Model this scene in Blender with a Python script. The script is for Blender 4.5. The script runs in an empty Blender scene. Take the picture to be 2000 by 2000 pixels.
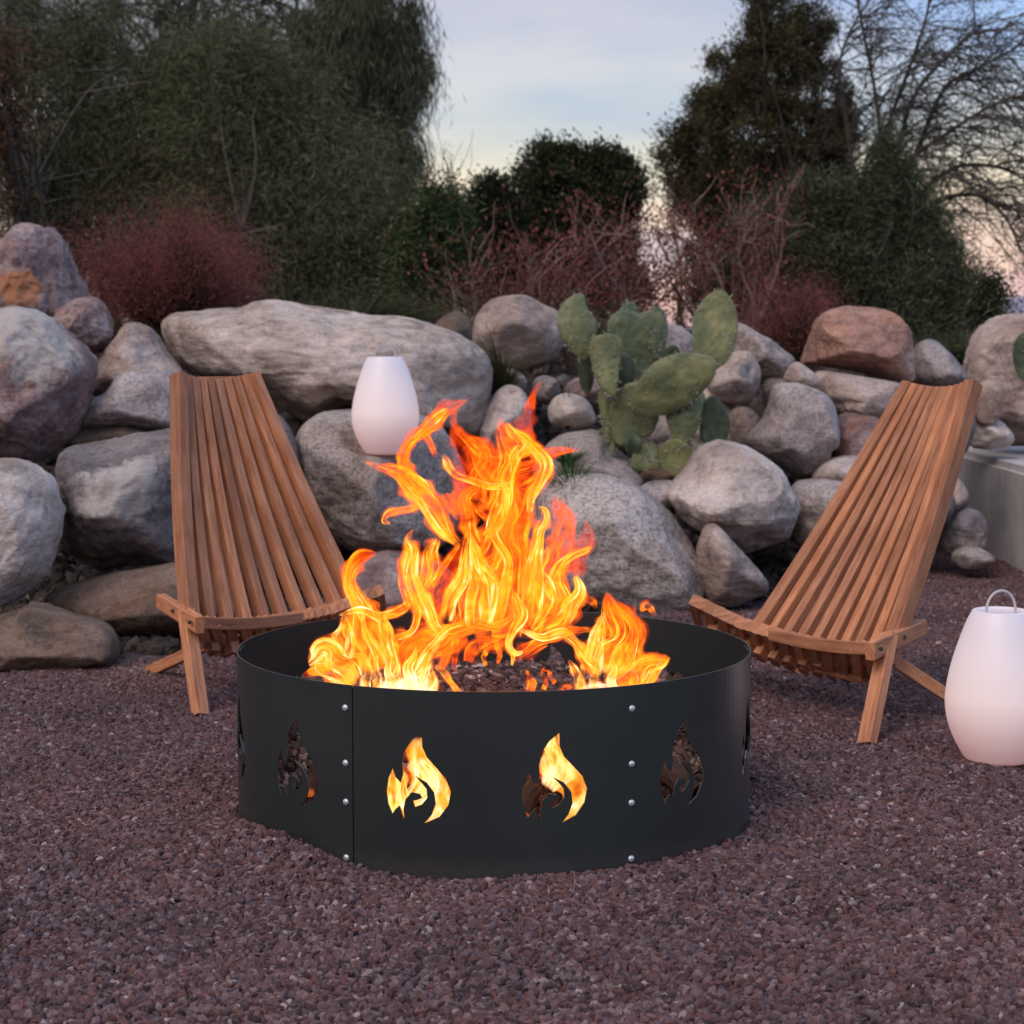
import bpy, bmesh, math, random
import numpy as np
from mathutils import Vector, Matrix
from mathutils.geometry import delaunay_2d_cdt
from mathutils.bvhtree import BVHTree

random.seed(7)
RNG = np.random.default_rng(7)
SC = bpy.context.scene
COL = SC.collection

# ------------------------------------------------------------------ camera
FPX = 3892.0                       # focal length in photo pixels (photo is 2000 px wide)
CAM_H = 0.87
PITCH = math.atan(358.0 / FPX)
cam_data = bpy.data.cameras.new('camera')
cam_data.sensor_width = 36.0
cam_data.lens = FPX / 2000.0 * 36.0
cam_data.clip_start = 0.05
cam_data.clip_end = 3000.0
cam_data.dof.use_dof = True
cam_data.dof.focus_distance = 3.4
cam_data.dof.aperture_fstop = 9.0
cam = bpy.data.objects.new('camera', cam_data)
cam.location = (0, 0, CAM_H)
cam.rotation_euler = (math.pi / 2 - PITCH, 0, 0)
COL.objects.link(cam)
SC.camera = cam

# ------------------------------------------------------------------ world
world = bpy.data.worlds.new('World')
SC.world = world
world.use_nodes = True
wn, wl = world.node_tree.nodes, world.node_tree.links
wn.clear()
w_out = wn.new('ShaderNodeOutputWorld')
w_bg = wn.new('ShaderNodeBackground')
w_tc = wn.new('ShaderNodeTexCoord')
w_sep = wn.new('ShaderNodeSeparateXYZ')
wl.new(w_tc.outputs['Generated'], w_sep.inputs[0])
w_ramp = wn.new('ShaderNodeValToRGB')
cr = w_ramp.color_ramp
while len(cr.elements) < 8:
    cr.elements.new(0.5)
for e, (p, c) in zip(cr.elements, [
        (0.000, (0.92, 0.56, 0.46)), (0.045, (0.95, 0.68, 0.54)), (0.075, (0.82, 0.75, 0.58)),
        (0.096, (0.60, 0.63, 0.62)), (0.115, (0.53, 0.59, 0.65)), (0.150, (0.51, 0.54, 0.64)),
        (0.300, (0.50, 0.48, 0.53)), (1.000, (0.56, 0.51, 0.52))]):
    e.position = p
    e.color = (*c, 1)
wl.new(w_sep.outputs['Z'], w_ramp.inputs[0])
# cloud layer: long soft banks with blue openings between them
w_map = wn.new('ShaderNodeMapping')
w_map.inputs['Scale'].default_value = (2.6, 2.6, 11.0)
w_map.inputs['Location'].default_value = (0.35, 0.0, 0.4)
wl.new(w_tc.outputs['Generated'], w_map.inputs[0])
w_n = wn.new('ShaderNodeTexNoise')
w_n.inputs['Scale'].default_value = 1.9
w_n.inputs['Detail'].default_value = 6.0
w_n.inputs['Roughness'].default_value = 0.5
wl.new(w_map.outputs[0], w_n.inputs['Vector'])
w_cr = wn.new('ShaderNodeValToRGB')
w_cr.color_ramp.elements[0].position = 0.36
w_cr.color_ramp.elements[0].color = (0.70, 0.82, 1.06, 1)
w_cr.color_ramp.elements[1].position = 0.66
w_cr.color_ramp.elements[1].color = (1.22, 1.12, 1.06, 1)
e = w_cr.color_ramp.elements.new(0.50)
e.color = (0.96, 0.98, 1.01, 1)
wl.new(w_n.outputs['Fac'], w_cr.inputs[0])
w_mul = wn.new('ShaderNodeMix')
w_mul.data_type = 'RGBA'
w_mul.blend_type = 'MULTIPLY'
w_mul.inputs['Factor'].default_value = 1.0
wl.new(w_ramp.outputs[0], w_mul.inputs['A'])
wl.new(w_cr.outputs[0], w_mul.inputs['B'])
# blue clear sky opens to the east (image right)
w_east = wn.new('ShaderNodeMapRange')
w_east.inputs['From Min'].default_value = 0.10
w_east.inputs['From Max'].default_value = 0.30
w_east.interpolation_type = 'SMOOTHSTEP'
wl.new(w_sep.outputs['X'], w_east.inputs['Value'])
w_high = wn.new('ShaderNodeMapRange')
w_high.inputs['From Min'].default_value = 0.09
w_high.inputs['From Max'].default_value = 0.17
w_high.interpolation_type = 'SMOOTHSTEP'
wl.new(w_sep.outputs['Z'], w_high.inputs['Value'])
w_em = wn.new('ShaderNodeMath')
w_em.operation = 'MULTIPLY'
wl.new(w_east.outputs[0], w_em.inputs[0])
wl.new(w_high.outputs[0], w_em.inputs[1])
w_blue = wn.new('ShaderNodeMix')
w_blue.data_type = 'RGBA'
w_blue.inputs['B'].default_value = (0.40, 0.62, 1.0, 1)
wl.new(w_em.outputs[0], w_blue.inputs['Factor'])
wl.new(w_mul.outputs['Result'], w_blue.inputs['A'])
w_sky = wn.new('ShaderNodeTexSky')
w_sky.sky_type = 'NISHITA'
w_sky.sun_disc = False
w_sky.sun_elevation = math.radians(48)
w_sky.sun_rotation = math.radians(215)
w_skm = wn.new('ShaderNodeMix')
w_skm.data_type = 'RGBA'
w_skm.blend_type = 'ADD'
w_skm.inputs['Factor'].default_value = 0.006
wl.new(w_blue.outputs['Result'], w_skm.inputs['A'])
wl.new(w_sky.outputs[0], w_skm.inputs['B'])
wl.new(w_skm.outputs['Result'], w_bg.inputs['Color'])
w_bg.inputs['Strength'].default_value = 0.84
wl.new(w_bg.outputs[0], w_out.inputs['Surface'])

# ------------------------------------------------------------------ sun (soft, behind thin cloud)
sun_data = bpy.data.lights.new('sun', 'SUN')
sun_data.energy = 1.5
sun_data.angle = math.radians(35)
sun_data.color = (1.0, 0.90, 0.86)
sun = bpy.data.objects.new('sun', sun_data)
sun.location = (-3, -3, 8)
sun_dir = Vector((math.sin(math.radians(215)) * math.cos(math.radians(48)),
                  math.cos(math.radians(215)) * math.cos(math.radians(48)), math.sin(math.radians(48))))
sun.rotation_euler = sun_dir.to_track_quat('Z', 'Y').to_euler()
COL.objects.link(sun)

SC.view_settings.view_transform = 'Standard'
SC.view_settings.look = 'None'
SC.view_settings.exposure = 0.32
SC.view_settings.gamma = 1.0
SC.view_settings.use_curve_mapping = False
SC.render.engine = 'CYCLES'
SC.cycles.use_denoising = True
SC.cycles.max_bounces = 8
SC.cycles.diffuse_bounces = 3
SC.cycles.glossy_bounces = 3
SC.cycles.transparent_max_bounces = 160
SC.cycles.sample_clamp_indirect = 4.0

# ------------------------------------------------------------------ helpers: pixels of the survey to places
_c, _s = math.cos(PITCH), math.sin(PITCH)


def ray(x, y):
    a = (x - 1000.0) / FPX
    b = -(y - 1000.0) / FPX
    return Vector((a, _c + b * _s, -_s + b * _c))


def P(x, y, Y):
    r = ray(x, y)
    return Vector((0, 0, CAM_H)) + r * (Y / r.y)


def G(x, y, z=0.0):
    r = ray(x, y)
    return Vector((0, 0, CAM_H)) + r * ((z - CAM_H) / r.z)


def smooth(a, b, x):
    t = np.clip((x - a) / (b - a), 0, 1)
    return t * t * (3 - 2 * t)


# ------------------------------------------------------------------ numpy noise
_tab = np.random.default_rng(11).random(4096)


def _h(ix, iy, iz, seed):
    n = (ix * 73856093) ^ (iy * 19349663) ^ (iz * 83492791) ^ (seed * 2654435)
    n = (n ^ (n >> 13)) * 1274126177
    return _tab[(n ^ (n >> 16)) & 4095]


def vnoise(p, seed=0):
    i = np.floor(p).astype(np.int64)
    f = p - i
    f = f * f * (3 - 2 * f)
    r = 0
    for dx in (0, 1):
        for dy in (0, 1):
            for dz in (0, 1):
                w = (f[:, 0] if dx else 1 - f[:, 0]) * (f[:, 1] if dy else 1 - f[:, 1]) * (f[:, 2] if dz else 1 - f[:, 2])
                r = r + w * _h(i[:, 0] + dx, i[:, 1] + dy, i[:, 2] + dz, seed)
    return r * 2 - 1


def fbm(p, seed=0, octs=4, gain=0.5):
    r, a = 0, 1.0
    for k in range(octs):
        r = r + a * vnoise(p * (2.03 ** k) + 17.3 * k, seed + k)
        a *= gain
    return r


# ------------------------------------------------------------------ helpers: objects
def tag(o, label=None, cat=None, group=None, kind=None):
    if label: o['label'] = label
    if cat: o['category'] = cat
    if group: o['group'] = group
    if kind: o['kind'] = kind
    return o


def empty(name, loc=(0, 0, 0)):
    o = bpy.data.objects.new(name, None)
    o.location = loc
    o.empty_display_size = 0.1
    COL.objects.link(o)
    return o


def mesh_obj(name, verts, faces, mat, parent=None, smooth_shade=False, origin=None, attrs=None):
    """verts (n,3) in world space, faces (m,k) array or list; origin moves the object's base."""
    verts = np.asarray(verts, dtype=np.float64)
    par_loc = Vector(parent.matrix_world.translation) if parent is not None and False else Vector((0, 0, 0))
    if parent is not None:
        q = parent
        while q is not None:
            par_loc = par_loc + q.location
            q = q.parent
    org = Vector(origin) if origin is not None else (par_loc.copy() if parent is not None else Vector((0, 0, 0)))
    v = verts - np.array(org)
    me = bpy.data.meshes.new(name)
    if isinstance(faces, np.ndarray):
        n, k = faces.shape
        me.vertices.add(len(v))
        me.vertices.foreach_set('co', v.astype(np.float32).ravel())
        me.loops.add(n * k)
        me.loops.foreach_set('vertex_index', faces.astype(np.int32).ravel())
        me.polygons.add(n)
        me.polygons.foreach_set('loop_start', np.arange(0, n * k, k, dtype=np.int32))
        me.polygons.foreach_set('loop_total', np.full(n, k, dtype=np.int32))
        me.update(calc_edges=True)
    else:
        me.from_pydata([tuple(q) for q in v], [], [tuple(f) for f in faces])
        me.update()
    if smooth_shade:
        me.polygons.foreach_set('use_smooth', [True] * len(me.polygons))
    if attrs:
        for an, av in attrs.items():
            at = me.attributes.new(an, 'FLOAT', 'POINT')
            at.data.foreach_set('value', np.asarray(av, dtype=np.float32))
    if mat: me.materials.append(mat)
    o = bpy.data.objects.new(name, me)
    o.location = org - par_loc if parent is not None else org
    COL.objects.link(o)
    if parent is not None:
        o.parent = parent
    return o


_ico_cache = {}


def ico(sub):
    if sub not in _ico_cache:
        bm = bmesh.new()
        bmesh.ops.create_icosphere(bm, subdivisions=sub, radius=1.0)
        v = np.array([q.co[:] for q in bm.verts])
        f = np.array([[q.index for q in t.verts] for t in bm.faces])
        bm.free()
        _ico_cache[sub] = (v, f)
    return _ico_cache[sub]


def catmull(pts, n=12, closed=True):
    pts = np.asarray(pts, dtype=float)
    out = []
    m = len(pts)
    rng = range(m) if closed else range(m - 1)
    for i in rng:
        if closed:
            p0, p1, p2, p3 = pts[(i - 1) % m], pts[i], pts[(i + 1) % m], pts[(i + 2) % m]
        else:
            p0, p1, p2, p3 = pts[max(i - 1, 0)], pts[i], pts[i + 1], pts[min(i + 2, m - 1)]
        for k in range(n):
            t = k / n
            out.append(0.5 * ((2 * p1) + (-p0 + p2) * t + (2 * p0 - 5 * p1 + 4 * p2 - p3) * t * t + (-p0 + 3 * p1 - 3 * p2 + p3) * t ** 3))
    if not closed:
        out.append(pts[-1])
    return np.array(out)


def solid_from_outline(outline, Y, thick, sub=5, seed=0, facets=8, rough=0.05, box=0.85, fine=0.012):
    """A closed stone-like solid, outline given as survey pixels, at depth Y (metres), with its own thickness."""
    rs = np.random.default_rng(seed + 1000)
    pts = np.array([P(x, y, Y)[:] for x, y in outline])
    sm = catmull(pts[:, [0, 2]], 10)
    lo, hi = sm.min(0), sm.max(0)
    cen, half = (lo + hi) / 2, (hi - lo) / 2
    q = (sm - cen) / half
    ang = np.arctan2(q[:, 1], q[:, 0])
    rad = np.hypot(q[:, 0], q[:, 1])
    o = np.argsort(ang)
    ang, rad = ang[o], rad[o]
    ang = np.concatenate([ang - 2 * np.pi, ang, ang + 2 * np.pi])
    rad = np.concatenate([rad] * 3)
    v, f = ico(sub)
    u = v.copy()
    # depth profile: boxier than a ball
    dep = np.sign(u[:, 1]) * np.abs(u[:, 1]) ** box
    u = np.stack([u[:, 0], dep, u[:, 2]], 1)
    for k in range(facets):
        n = rs.normal(size=3)
        n[1] = -abs(n[1]) - 0.22
        n /= np.linalg.norm(n)
        c = rs.uniform(0.52, 0.84)
        d = u @ n
        m = d > c
        amt = (d - c) * 0.92 * smooth(c, c + 0.025, d)
        u[m] -= (amt[m])[:, None] * n * np.array([0.16, 1, 0.16])
    th = np.arctan2(v[:, 2], v[:, 0])
    r = np.interp(th, ang, rad)
    X = cen[0] + u[:, 0] * r * half[0]
    Z = cen[1] + u[:, 2] * r * half[1]
    YY = Y + thick * u[:, 1]
    w = np.stack([X, YY, Z], 1)
    size = float(min(half))
    nrm = v / np.array([half[0], thick, half[1]])
    nrm /= np.linalg.norm(nrm, axis=1)[:, None]
    sc = 1.0 / max(size, 0.05)
    off = rs.uniform(0, 50, 3)
    big = fbm(w * sc * 1.1 + off, seed, 3)
    ridg = 1 - np.abs(fbm(w * sc * 2.3 + off * 2, seed + 9, 4, 0.55)) * 1.6
    small = fbm(w * sc * 7 + off, seed + 5, 4, 0.6)
    disp = size * (rough * big + rough * 0.75 * (ridg - 0.4) + 1.3 * fine * small)
    edge = np.abs(v[:, 1])                     # less at the silhouette, which the survey fixes
    disp *= 0.45 + 0.55 * smooth(0.0, 0.5, edge)
    w += nrm * disp[:, None]
    for ax, (l_, h_) in ((0, (lo[0], hi[0])), (2, (lo[1], hi[1]))):      # keep the surveyed extent
        a_, b_ = w[:, ax].min(), w[:, ax].max()
        w[:, ax] = l_ + (w[:, ax] - a_) * (h_ - l_) / (b_ - a_)
    return w, f


def beam(A, B, w, t, wdir, taper=1.0):
    """box from A to B, width w along wdir, thickness t across; returns verts, quads"""
    A, B, wd = Vector(A), Vector(B), Vector(wdir)
    d = (B - A).normalized()
    wd = (wd - d * wd.dot(d)).normalized()
    n = d.cross(wd).normalized()
    vs = []
    for q, k in ((A, 1.0), (B, taper)):
        for sa, sb in ((-1, -1), (1, -1), (1, 1), (-1, 1)):
            vs.append(q + wd * (sa * w * k / 2) + n * (sb * t / 2))
    fs = [(0, 3, 2, 1), (4, 5, 6, 7), (0, 1, 5, 4), (1, 2, 6, 5), (2, 3, 7, 6), (3, 0, 4, 7)]
    return np.array([q[:] for q in vs]), fs


def tube(path, radii, n=7, caps=True):
    path = np.asarray(path, dtype=float)
    m = len(path)
    tan = np.gradient(path, axis=0)
    tan /= np.linalg.norm(tan, axis=1)[:, None] + 1e-9
    ref = np.array([0.13, 0.97, 0.21])
    vs, fs = [], []
    for i in range(m):
        a = np.cross(tan[i], ref)
        if np.linalg.norm(a) < 1e-3:
            a = np.cross(tan[i], [1, 0, 0])
        a /= np.linalg.norm(a)
        b = np.cross(tan[i], a)
        for k in range(n):
            t = 2 * math.pi * k / n
            vs.append(path[i] + radii[i] * (a * math.cos(t) + b * math.sin(t)))
    for i in range(m - 1):
        for k in range(n):
            fs.append((i * n + k, i * n + (k + 1) % n, (i + 1) * n + (k + 1) % n, (i + 1) * n + k))
    return vs, fs


def join_geo(parts):
    V, F, o = [], [], 0
    for v, f in parts:
        V.extend([tuple(q) for q in v])
        F.extend([tuple(i + o for i in t) for t in f])
        o += len(v)
    return V, F


# ------------------------------------------------------------------ materials
def new_mat(name):
    m = bpy.data.materials.new(name)
    m.use_nodes = True
    nt = m.node_tree
    nt.nodes.clear()
    out = nt.nodes.new('ShaderNodeOutputMaterial')
    b = nt.nodes.new('ShaderNodeBsdfPrincipled')
    nt.links.new(b.outputs[0], out.inputs[0])
    return m, nt, b, out


def N(nt, typ, **kw):
    n = nt.nodes.new(typ)
    for k, v in kw.items():
        setattr(n, k, v)
    return n


def noise(nt, vec, scale, detail=4, rough=0.55, dist=0.0):
    n = N(nt, 'ShaderNodeTexNoise')
    n.inputs['Scale'].default_value = scale
    n.inputs['Detail'].default_value = detail
    n.inputs['Roughness'].default_value = rough
    n.inputs['Distortion'].default_value = dist
    nt.links.new(vec, n.inputs['Vector'])
    return n.outputs['Fac']


def ramp(nt, fac, stops, interp='LINEAR'):
    n = N(nt, 'ShaderNodeValToRGB')
    r = n.color_ramp
    r.interpolation = interp
    while len(r.elements) < len(stops):
        r.elements.new(0.5)
    for e, (p, c) in zip(r.elements, stops):
        e.position = p
        e.color = (*c, 1) if len(c) == 3 else c
    nt.links.new(fac, n.inputs[0])
    return n.outputs[0]


def g3(v):
    return (v, v, v)


def mix(nt, a, b, fac, blend='MIX'):
    n = N(nt, 'ShaderNodeMix', data_type='RGBA', blend_type=blend)
    for sock, val in ((n.inputs['A'], a), (n.inputs['B'], b)):
        if isinstance(val, tuple):
            sock.default_value = (*val, 1)
        else:
            nt.links.new(val, sock)
    if isinstance(fac, (int, float)):
        n.inputs['Factor'].default_value = fac
    else:
        nt.links.new(fac, n.inputs['Factor'])
    return n.outputs['Result']


def bump(nt, h, b, strength=0.4, dist=0.01):
    n = N(nt, 'ShaderNodeBump')
    n.inputs['Strength'].default_value = strength
    n.inputs['Distance'].default_value = dist
    nt.links.new(h, n.inputs['Height'])
    nt.links.new(n.outputs[0], b.inputs['Normal'])


def math_n(nt, op, a, b=None):
    n = N(nt, 'ShaderNodeMath', operation=op)
    for i, v in enumerate((a, b)):
        if v is None: continue
        if isinstance(v, (int, float)):
            n.inputs[i].default_value = v
        else:
            nt.links.new(v, n.inputs[i])
    return n.outputs[0]


def rock_material(name, base, dark, pale, band=0.0, speck=0.5, patch=None, stain=(0.20, 0.13, 0.08), stain_amt=0.35, seed=0.0, lump=1.0):
    wt = lambda c: (c[0] * 1.20, c[1] * 1.12, c[2] * 1.10)
    base, dark, pale, stain = wt(base), wt(dark), wt(pale), wt(stain)
    m, nt, b, out = new_mat(name)
    tc = N(nt, 'ShaderNodeTexCoord')
    mp = N(nt, 'ShaderNodeMapping')
    mp.inputs['Location'].default_value = (seed * 3.1, seed * 1.7, seed * 2.3)
    nt.links.new(tc.outputs['Object'], mp.inputs[0])
    v = mp.outputs[0]
    mp2 = N(nt, 'ShaderNodeMapping')
    mp2.inputs['Scale'].default_value = (1.2, 1.2, 5.0)
    mp2.inputs['Rotation'].default_value = (0.2, 0.28, 0.1 + seed)
    nt.links.new(v, mp2.inputs[0])
    big = noise(nt, v, 3.2 * lump, 6, 0.62, 0.6)
    col = ramp(nt, big, [(0.30, dark), (0.50, base), (0.70, pale)])
    st = noise(nt, v, 2.1 * lump, 5, 0.6, 1.2)
    stf = ramp(nt, st, [(0.50, g3(0)), (0.66, g3(stain_amt))])
    col = mix(nt, col, stain, stf)
    if band > 0:
        bn = noise(nt, mp2.outputs[0], 4.5, 7, 0.66, 1.2)
        bf = ramp(nt, bn, [(0.36, g3(0.50)), (0.50, g3(1.0)), (0.64, g3(1.28))])
        col = mix(nt, col, bf, band, 'MULTIPLY')
    sp = noise(nt, v, 95, 3, 0.7)
    spf = ramp(nt, sp, [(0.36, g3(0.42)), (0.48, g3(1.0)), (0.66, g3(1.35))])
    col = mix(nt, col, spf, speck, 'MULTIPLY')
    lich = noise(nt, v, 14, 6, 0.7, 0.4)
    lf = ramp(nt, lich, [(0.36, g3(0.34)), (0.47, g3(1.0)), (0.62, g3(1.0)), (0.74, g3(1.35))])
    col = mix(nt, col, lf, 0.55, 'MULTIPLY')
    if patch:
        pc, pos, rad, amt = patch
        vm = N(nt, 'ShaderNodeVectorMath', operation='DISTANCE')
        nt.links.new(tc.outputs['Object'], vm.inputs[0])
        vm.inputs[1].default_value = pos
        pn = noise(nt, tc.outputs['Object'], 13, 7, 0.72, 1.2)
        dd = math_n(nt, 'ADD', vm.outputs['Value'], math_n(nt, 'MULTIPLY', math_n(nt, 'SUBTRACT', pn, 0.5), rad * 1.7))
        pf = ramp(nt, math_n(nt, 'DIVIDE', dd, rad), [(0.70, g3(amt)), (1.10, g3(0))])
        pt_ = mix(nt, pc, lf, 0.5, 'MULTIPLY')
        col = mix(nt, col, pt_, pf)
    nt.links.new(col, b.inputs['Base Color'])
    b.inputs['Roughness'].default_value = 0.9
    b.inputs['Specular IOR Level'].default_value = 0.25
    fine = noise(nt, v, 40, 8, 0.72)
    crack = noise(nt, mp2.outputs[0], 6, 6, 0.6, 1.0)
    h = math_n(nt, 'ADD', math_n(nt, 'MULTIPLY', fine, 0.5), math_n(nt, 'MULTIPLY', crack, 0.9))
    bump(nt, h, b, 0.65, 0.018)
    return m


def leaf_material(name, a, bcol, c=None, trans=0.15, tone_mix=True):
    m, nt, b, out = new_mat(name)
    geo = N(nt, 'ShaderNodeNewGeometry')
    at = N(nt, 'ShaderNodeAttribute', attribute_name='tone')
    f = math_n(nt, 'ADD', math_n(nt, 'MULTIPLY', geo.outputs['Random Per Island'], 0.45), math_n(nt, 'MULTIPLY', at.outputs['Fac'], 0.55))
    stops = [(0.15, a), (0.75, bcol)]
    if c: stops.append((0.95, c))
    col = ramp(nt, f, stops)
    nt.links.new(col, b.inputs['Base Color'])
    b.inputs['Roughness'].default_value = 0.75
    b.inputs['Specular IOR Level'].default_value = 0.2
    tr = N(nt, 'ShaderNodeBsdfTranslucent')
    nt.links.new(col, tr.inputs[0])
    ms = N(nt, 'ShaderNodeMixShader')
    ms.inputs[0].default_value = trans
    nt.links.new(b.outputs[0], ms.inputs[1])
    nt.links.new(tr.outputs[0], ms.inputs[2])
    nt.links.new(ms.outputs[0], out.inputs[0])
    return m


def bark_material(name, a, bcol, scale=30):
    m, nt, b, out = new_mat(name)
    tc = N(nt, 'ShaderNodeTexCoord')
    n = noise(nt, tc.outputs['Object'], scale, 5, 0.6)
    nt.links.new(ramp(nt, n, [(0.3, a), (0.7, bcol)]), b.inputs['Base Color'])
    b.inputs['Roughness'].default_value = 0.9
    bump(nt, n, b, 0.4, 0.004)
    return m


def wood_material(name, seed=0.0):
    m, nt, b, out = new_mat(name)
    tc = N(nt, 'ShaderNodeTexCoord')
    oi = N(nt, 'ShaderNodeObjectInfo')
    uv = N(nt, 'ShaderNodeAttribute', attribute_name='along')
    cb = N(nt, 'ShaderNodeCombineXYZ')
    uv2 = N(nt, 'ShaderNodeAttribute', attribute_name='across')
    nt.links.new(math_n(nt, 'MULTIPLY', uv.outputs['Fac'], 1.6), cb.inputs[0])
    nt.links.new(math_n(nt, 'MULTIPLY', uv2.outputs['Fac'], 1.0), cb.inputs[1])
    nt.links.new(math_n(nt, 'MULTIPLY', oi.outputs['Random'], 40.0), cb.inputs[2])
    mp = N(nt, 'ShaderNodeMapping')
    mp.inputs['Scale'].default_value = (1, 1, 1)
    nt.links.new(cb.outputs[0], mp.inputs[0])
    g = noise(nt, mp.outputs[0], 6, 6, 0.65, 0.5)
    big = noise(nt, tc.outputs['Object'], 4, 3, 0.5)
    col = ramp(nt, g, [(0.28, (0.26, 0.092, 0.042)), (0.5, (0.46, 0.195, 0.098)), (0.74, (0.61, 0.31, 0.175))])
    tint = ramp(nt, oi.outputs['Random'], [(0.0, (0.72, 0.68, 0.66)), (0.35, (0.92, 0.92, 0.95)), (0.7, (1.05, 0.98, 0.90)), (1.0, (1.18, 1.12, 1.05))])
    col = mix(nt, col, tint, 1.0, 'MULTIPLY')
    bf = ramp(nt, big, [(0.35, g3(0.85)), (0.65, g3(1.1))])
    col = mix(nt, col, bf, 1.0, 'MULTIPLY')
    nt.links.new(col, b.inputs['Base Color'])
    b.inputs['Roughness'].default_value = 0.6
    b.inputs['Specular IOR Level'].default_value = 0.35
    bump(nt, g, b, 0.25, 0.003)
    return m


def plain(name, colr, rough=0.6, metal=0.0, var=0.15, scale=20, bmp=0.0):
    m, nt, b, out = new_mat(name)
    tc = N(nt, 'ShaderNodeTexCoord')
    n = noise(nt, tc.outputs['Object'], scale, 5, 0.6)
    lo = tuple(c * (1 - var) for c in colr)
    hi = tuple(min(1, c * (1 + var)) for c in colr)
    nt.links.new(ramp(nt, n, [(0.3, lo), (0.7, hi)]), b.inputs['Base Color'])
    b.inputs['Roughness'].default_value = rough
    b.inputs['Metallic'].default_value = metal
    if bmp: bump(nt, n, b, bmp, 0.003)
    return m


M_soil = plain('soil', (0.060, 0.045, 0.040), 0.95, var=0.4, scale=9, bmp=0.6)
M_bark_grey = bark_material('bark_grey', (0.05, 0.042, 0.034), (0.14, 0.12, 0.10))
M_bark_dark = bark_material('bark_dark', (0.025, 0.020, 0.017), (0.07, 0.055, 0.045))
M_bark_red = bark_material('bark_red', (0.12, 0.065, 0.055), (0.28, 0.18, 0.155))
M_leaf_olive = leaf_material('leaf_olive', (0.044, 0.048, 0.022), (0.125, 0.130, 0.068), (0.22, 0.215, 0.13))
M_leaf_weep = leaf_material('leaf_weeping', (0.032, 0.036, 0.018), (0.088, 0.092, 0.054), (0.22, 0.20, 0.15))
M_leaf_dark = leaf_material('leaf_dark', (0.014, 0.020, 0.009), (0.048, 0.060, 0.024), (0.095, 0.085, 0.04))
M_leaf_brown = leaf_material('leaf_brown_green', (0.030, 0.026, 0.012), (0.080, 0.072, 0.034), (0.14, 0.095, 0.05))
M_leaf_green = leaf_material('leaf_green', (0.022, 0.034, 0.010), (0.066, 0.092, 0.030), (0.14, 0.17, 0.08))
M_leaf_juniper = leaf_material('leaf_juniper', (0.034, 0.042, 0.020), (0.090, 0.104, 0.056), (0.15, 0.16, 0.09))
M_leaf_red = leaf_material('leaf_red', (0.06, 0.020, 0.016), (0.20, 0.062, 0.050), (0.30, 0.12, 0.09))
M_leaf_russet = leaf_material('leaf_russet', (0.035, 0.020, 0.010), (0.11, 0.055, 0.028), (0.18, 0.09, 0.045))
M_leaf_grey = leaf_material('leaf_grey', (0.02, 0.02, 0.015), (0.05, 0.05, 0.04), (0.09, 0.09, 0.075))
M_plume = leaf_material('pink_plume', (0.13, 0.045, 0.042), (0.32, 0.095, 0.090), (0.42, 0.18, 0.16), 0.45)
M_grass = leaf_material('grass_blade', (0.022, 0.024, 0.008), (0.070, 0.070, 0.028), (0.14, 0.12, 0.06), 0.25)
M_weed = leaf_material('weed_blade', (0.02, 0.05, 0.012), (0.07, 0.15, 0.05), (0.14, 0.22, 0.09), 0.25)


def ground_h(x, y):
    x = np.asarray(x, dtype=float)
    y = np.asarray(y, dtype=float)
    y0 = 6.15 + 0.35 * smooth(-0.6, 0.9, x) + 0.9 * smooth(1.1, 1.7, x)
    h = 0.62 * smooth(y0, y0 + 1.9, y)
    h = h + 0.06 * smooth(9, 14, y)
    # gravel heaped a little against the pit's front left
    d = np.hypot(x + 0.03, y - 3.53)
    m = np.exp(-((x + 0.42) ** 2 + (y - 3.22) ** 2) / 0.03)
    h = h + 0.035 * m * smooth(0.40, 0.46, d)
    p = np.stack([x.ravel(), y.ravel(), np.zeros(x.size)], 1)
    h = h + (0.012 * fbm(p * 1.7, 3, 3) + 0.006 * fbm(p * 6.0, 13, 2)).reshape(x.shape) * smooth(1.0, 2.0, y)
    return h


# ------------------------------------------------------------------ ground sheet
def ground_material():
    m, nt, b, out = new_mat('ground_gravel')
    tc = N(nt, 'ShaderNodeTexCoord')
    v = tc.outputs['Object']
    vo = N(nt, 'ShaderNodeTexVoronoi')
    vo.inputs['Scale'].default_value = 70
    nt.links.new(v, vo.inputs['Vector'])
    sep = N(nt, 'ShaderNodeSeparateColor')
    nt.links.new(vo.outputs['Color'], sep.inputs[0])
    col = ramp(nt, sep.outputs[0], [(0.0, (0.045, 0.030, 0.032)), (0.5, (0.095, 0.065, 0.068)), (1.0, (0.16, 0.12, 0.125))])
    sx = N(nt, 'ShaderNodeSeparateXYZ')
    nt.links.new(v, sx.inputs[0])
    f = ramp(nt, sx.outputs['Z'], [(0.06, g3(0)), (0.12, g3(1))])
    lim = math_n(nt, 'ADD', 5.95, math_n(nt, 'MULTIPLY', sx.outputs['X'], 0.62))
    f2 = ramp(nt, math_n(nt, 'SUBTRACT', sx.outputs['Y'], lim), [(0.0, g3(0)), (0.25, g3(1))])
    col = mix(nt, col, (0.050, 0.038, 0.032), f)
    col = mix(nt, col, (0.040, 0.031, 0.027), f2)  # darker soil behind the boulders, painting in the shade of the gaps
    nt.links.new(col, b.inputs['Base Color'])
    b.inputs['Roughness'].default_value = 1.0
    b.inputs['Specular IOR Level'].default_value = 0.0
    bump(nt, vo.outputs['Distance'], b, 0.8, 0.01)
    return m


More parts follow.
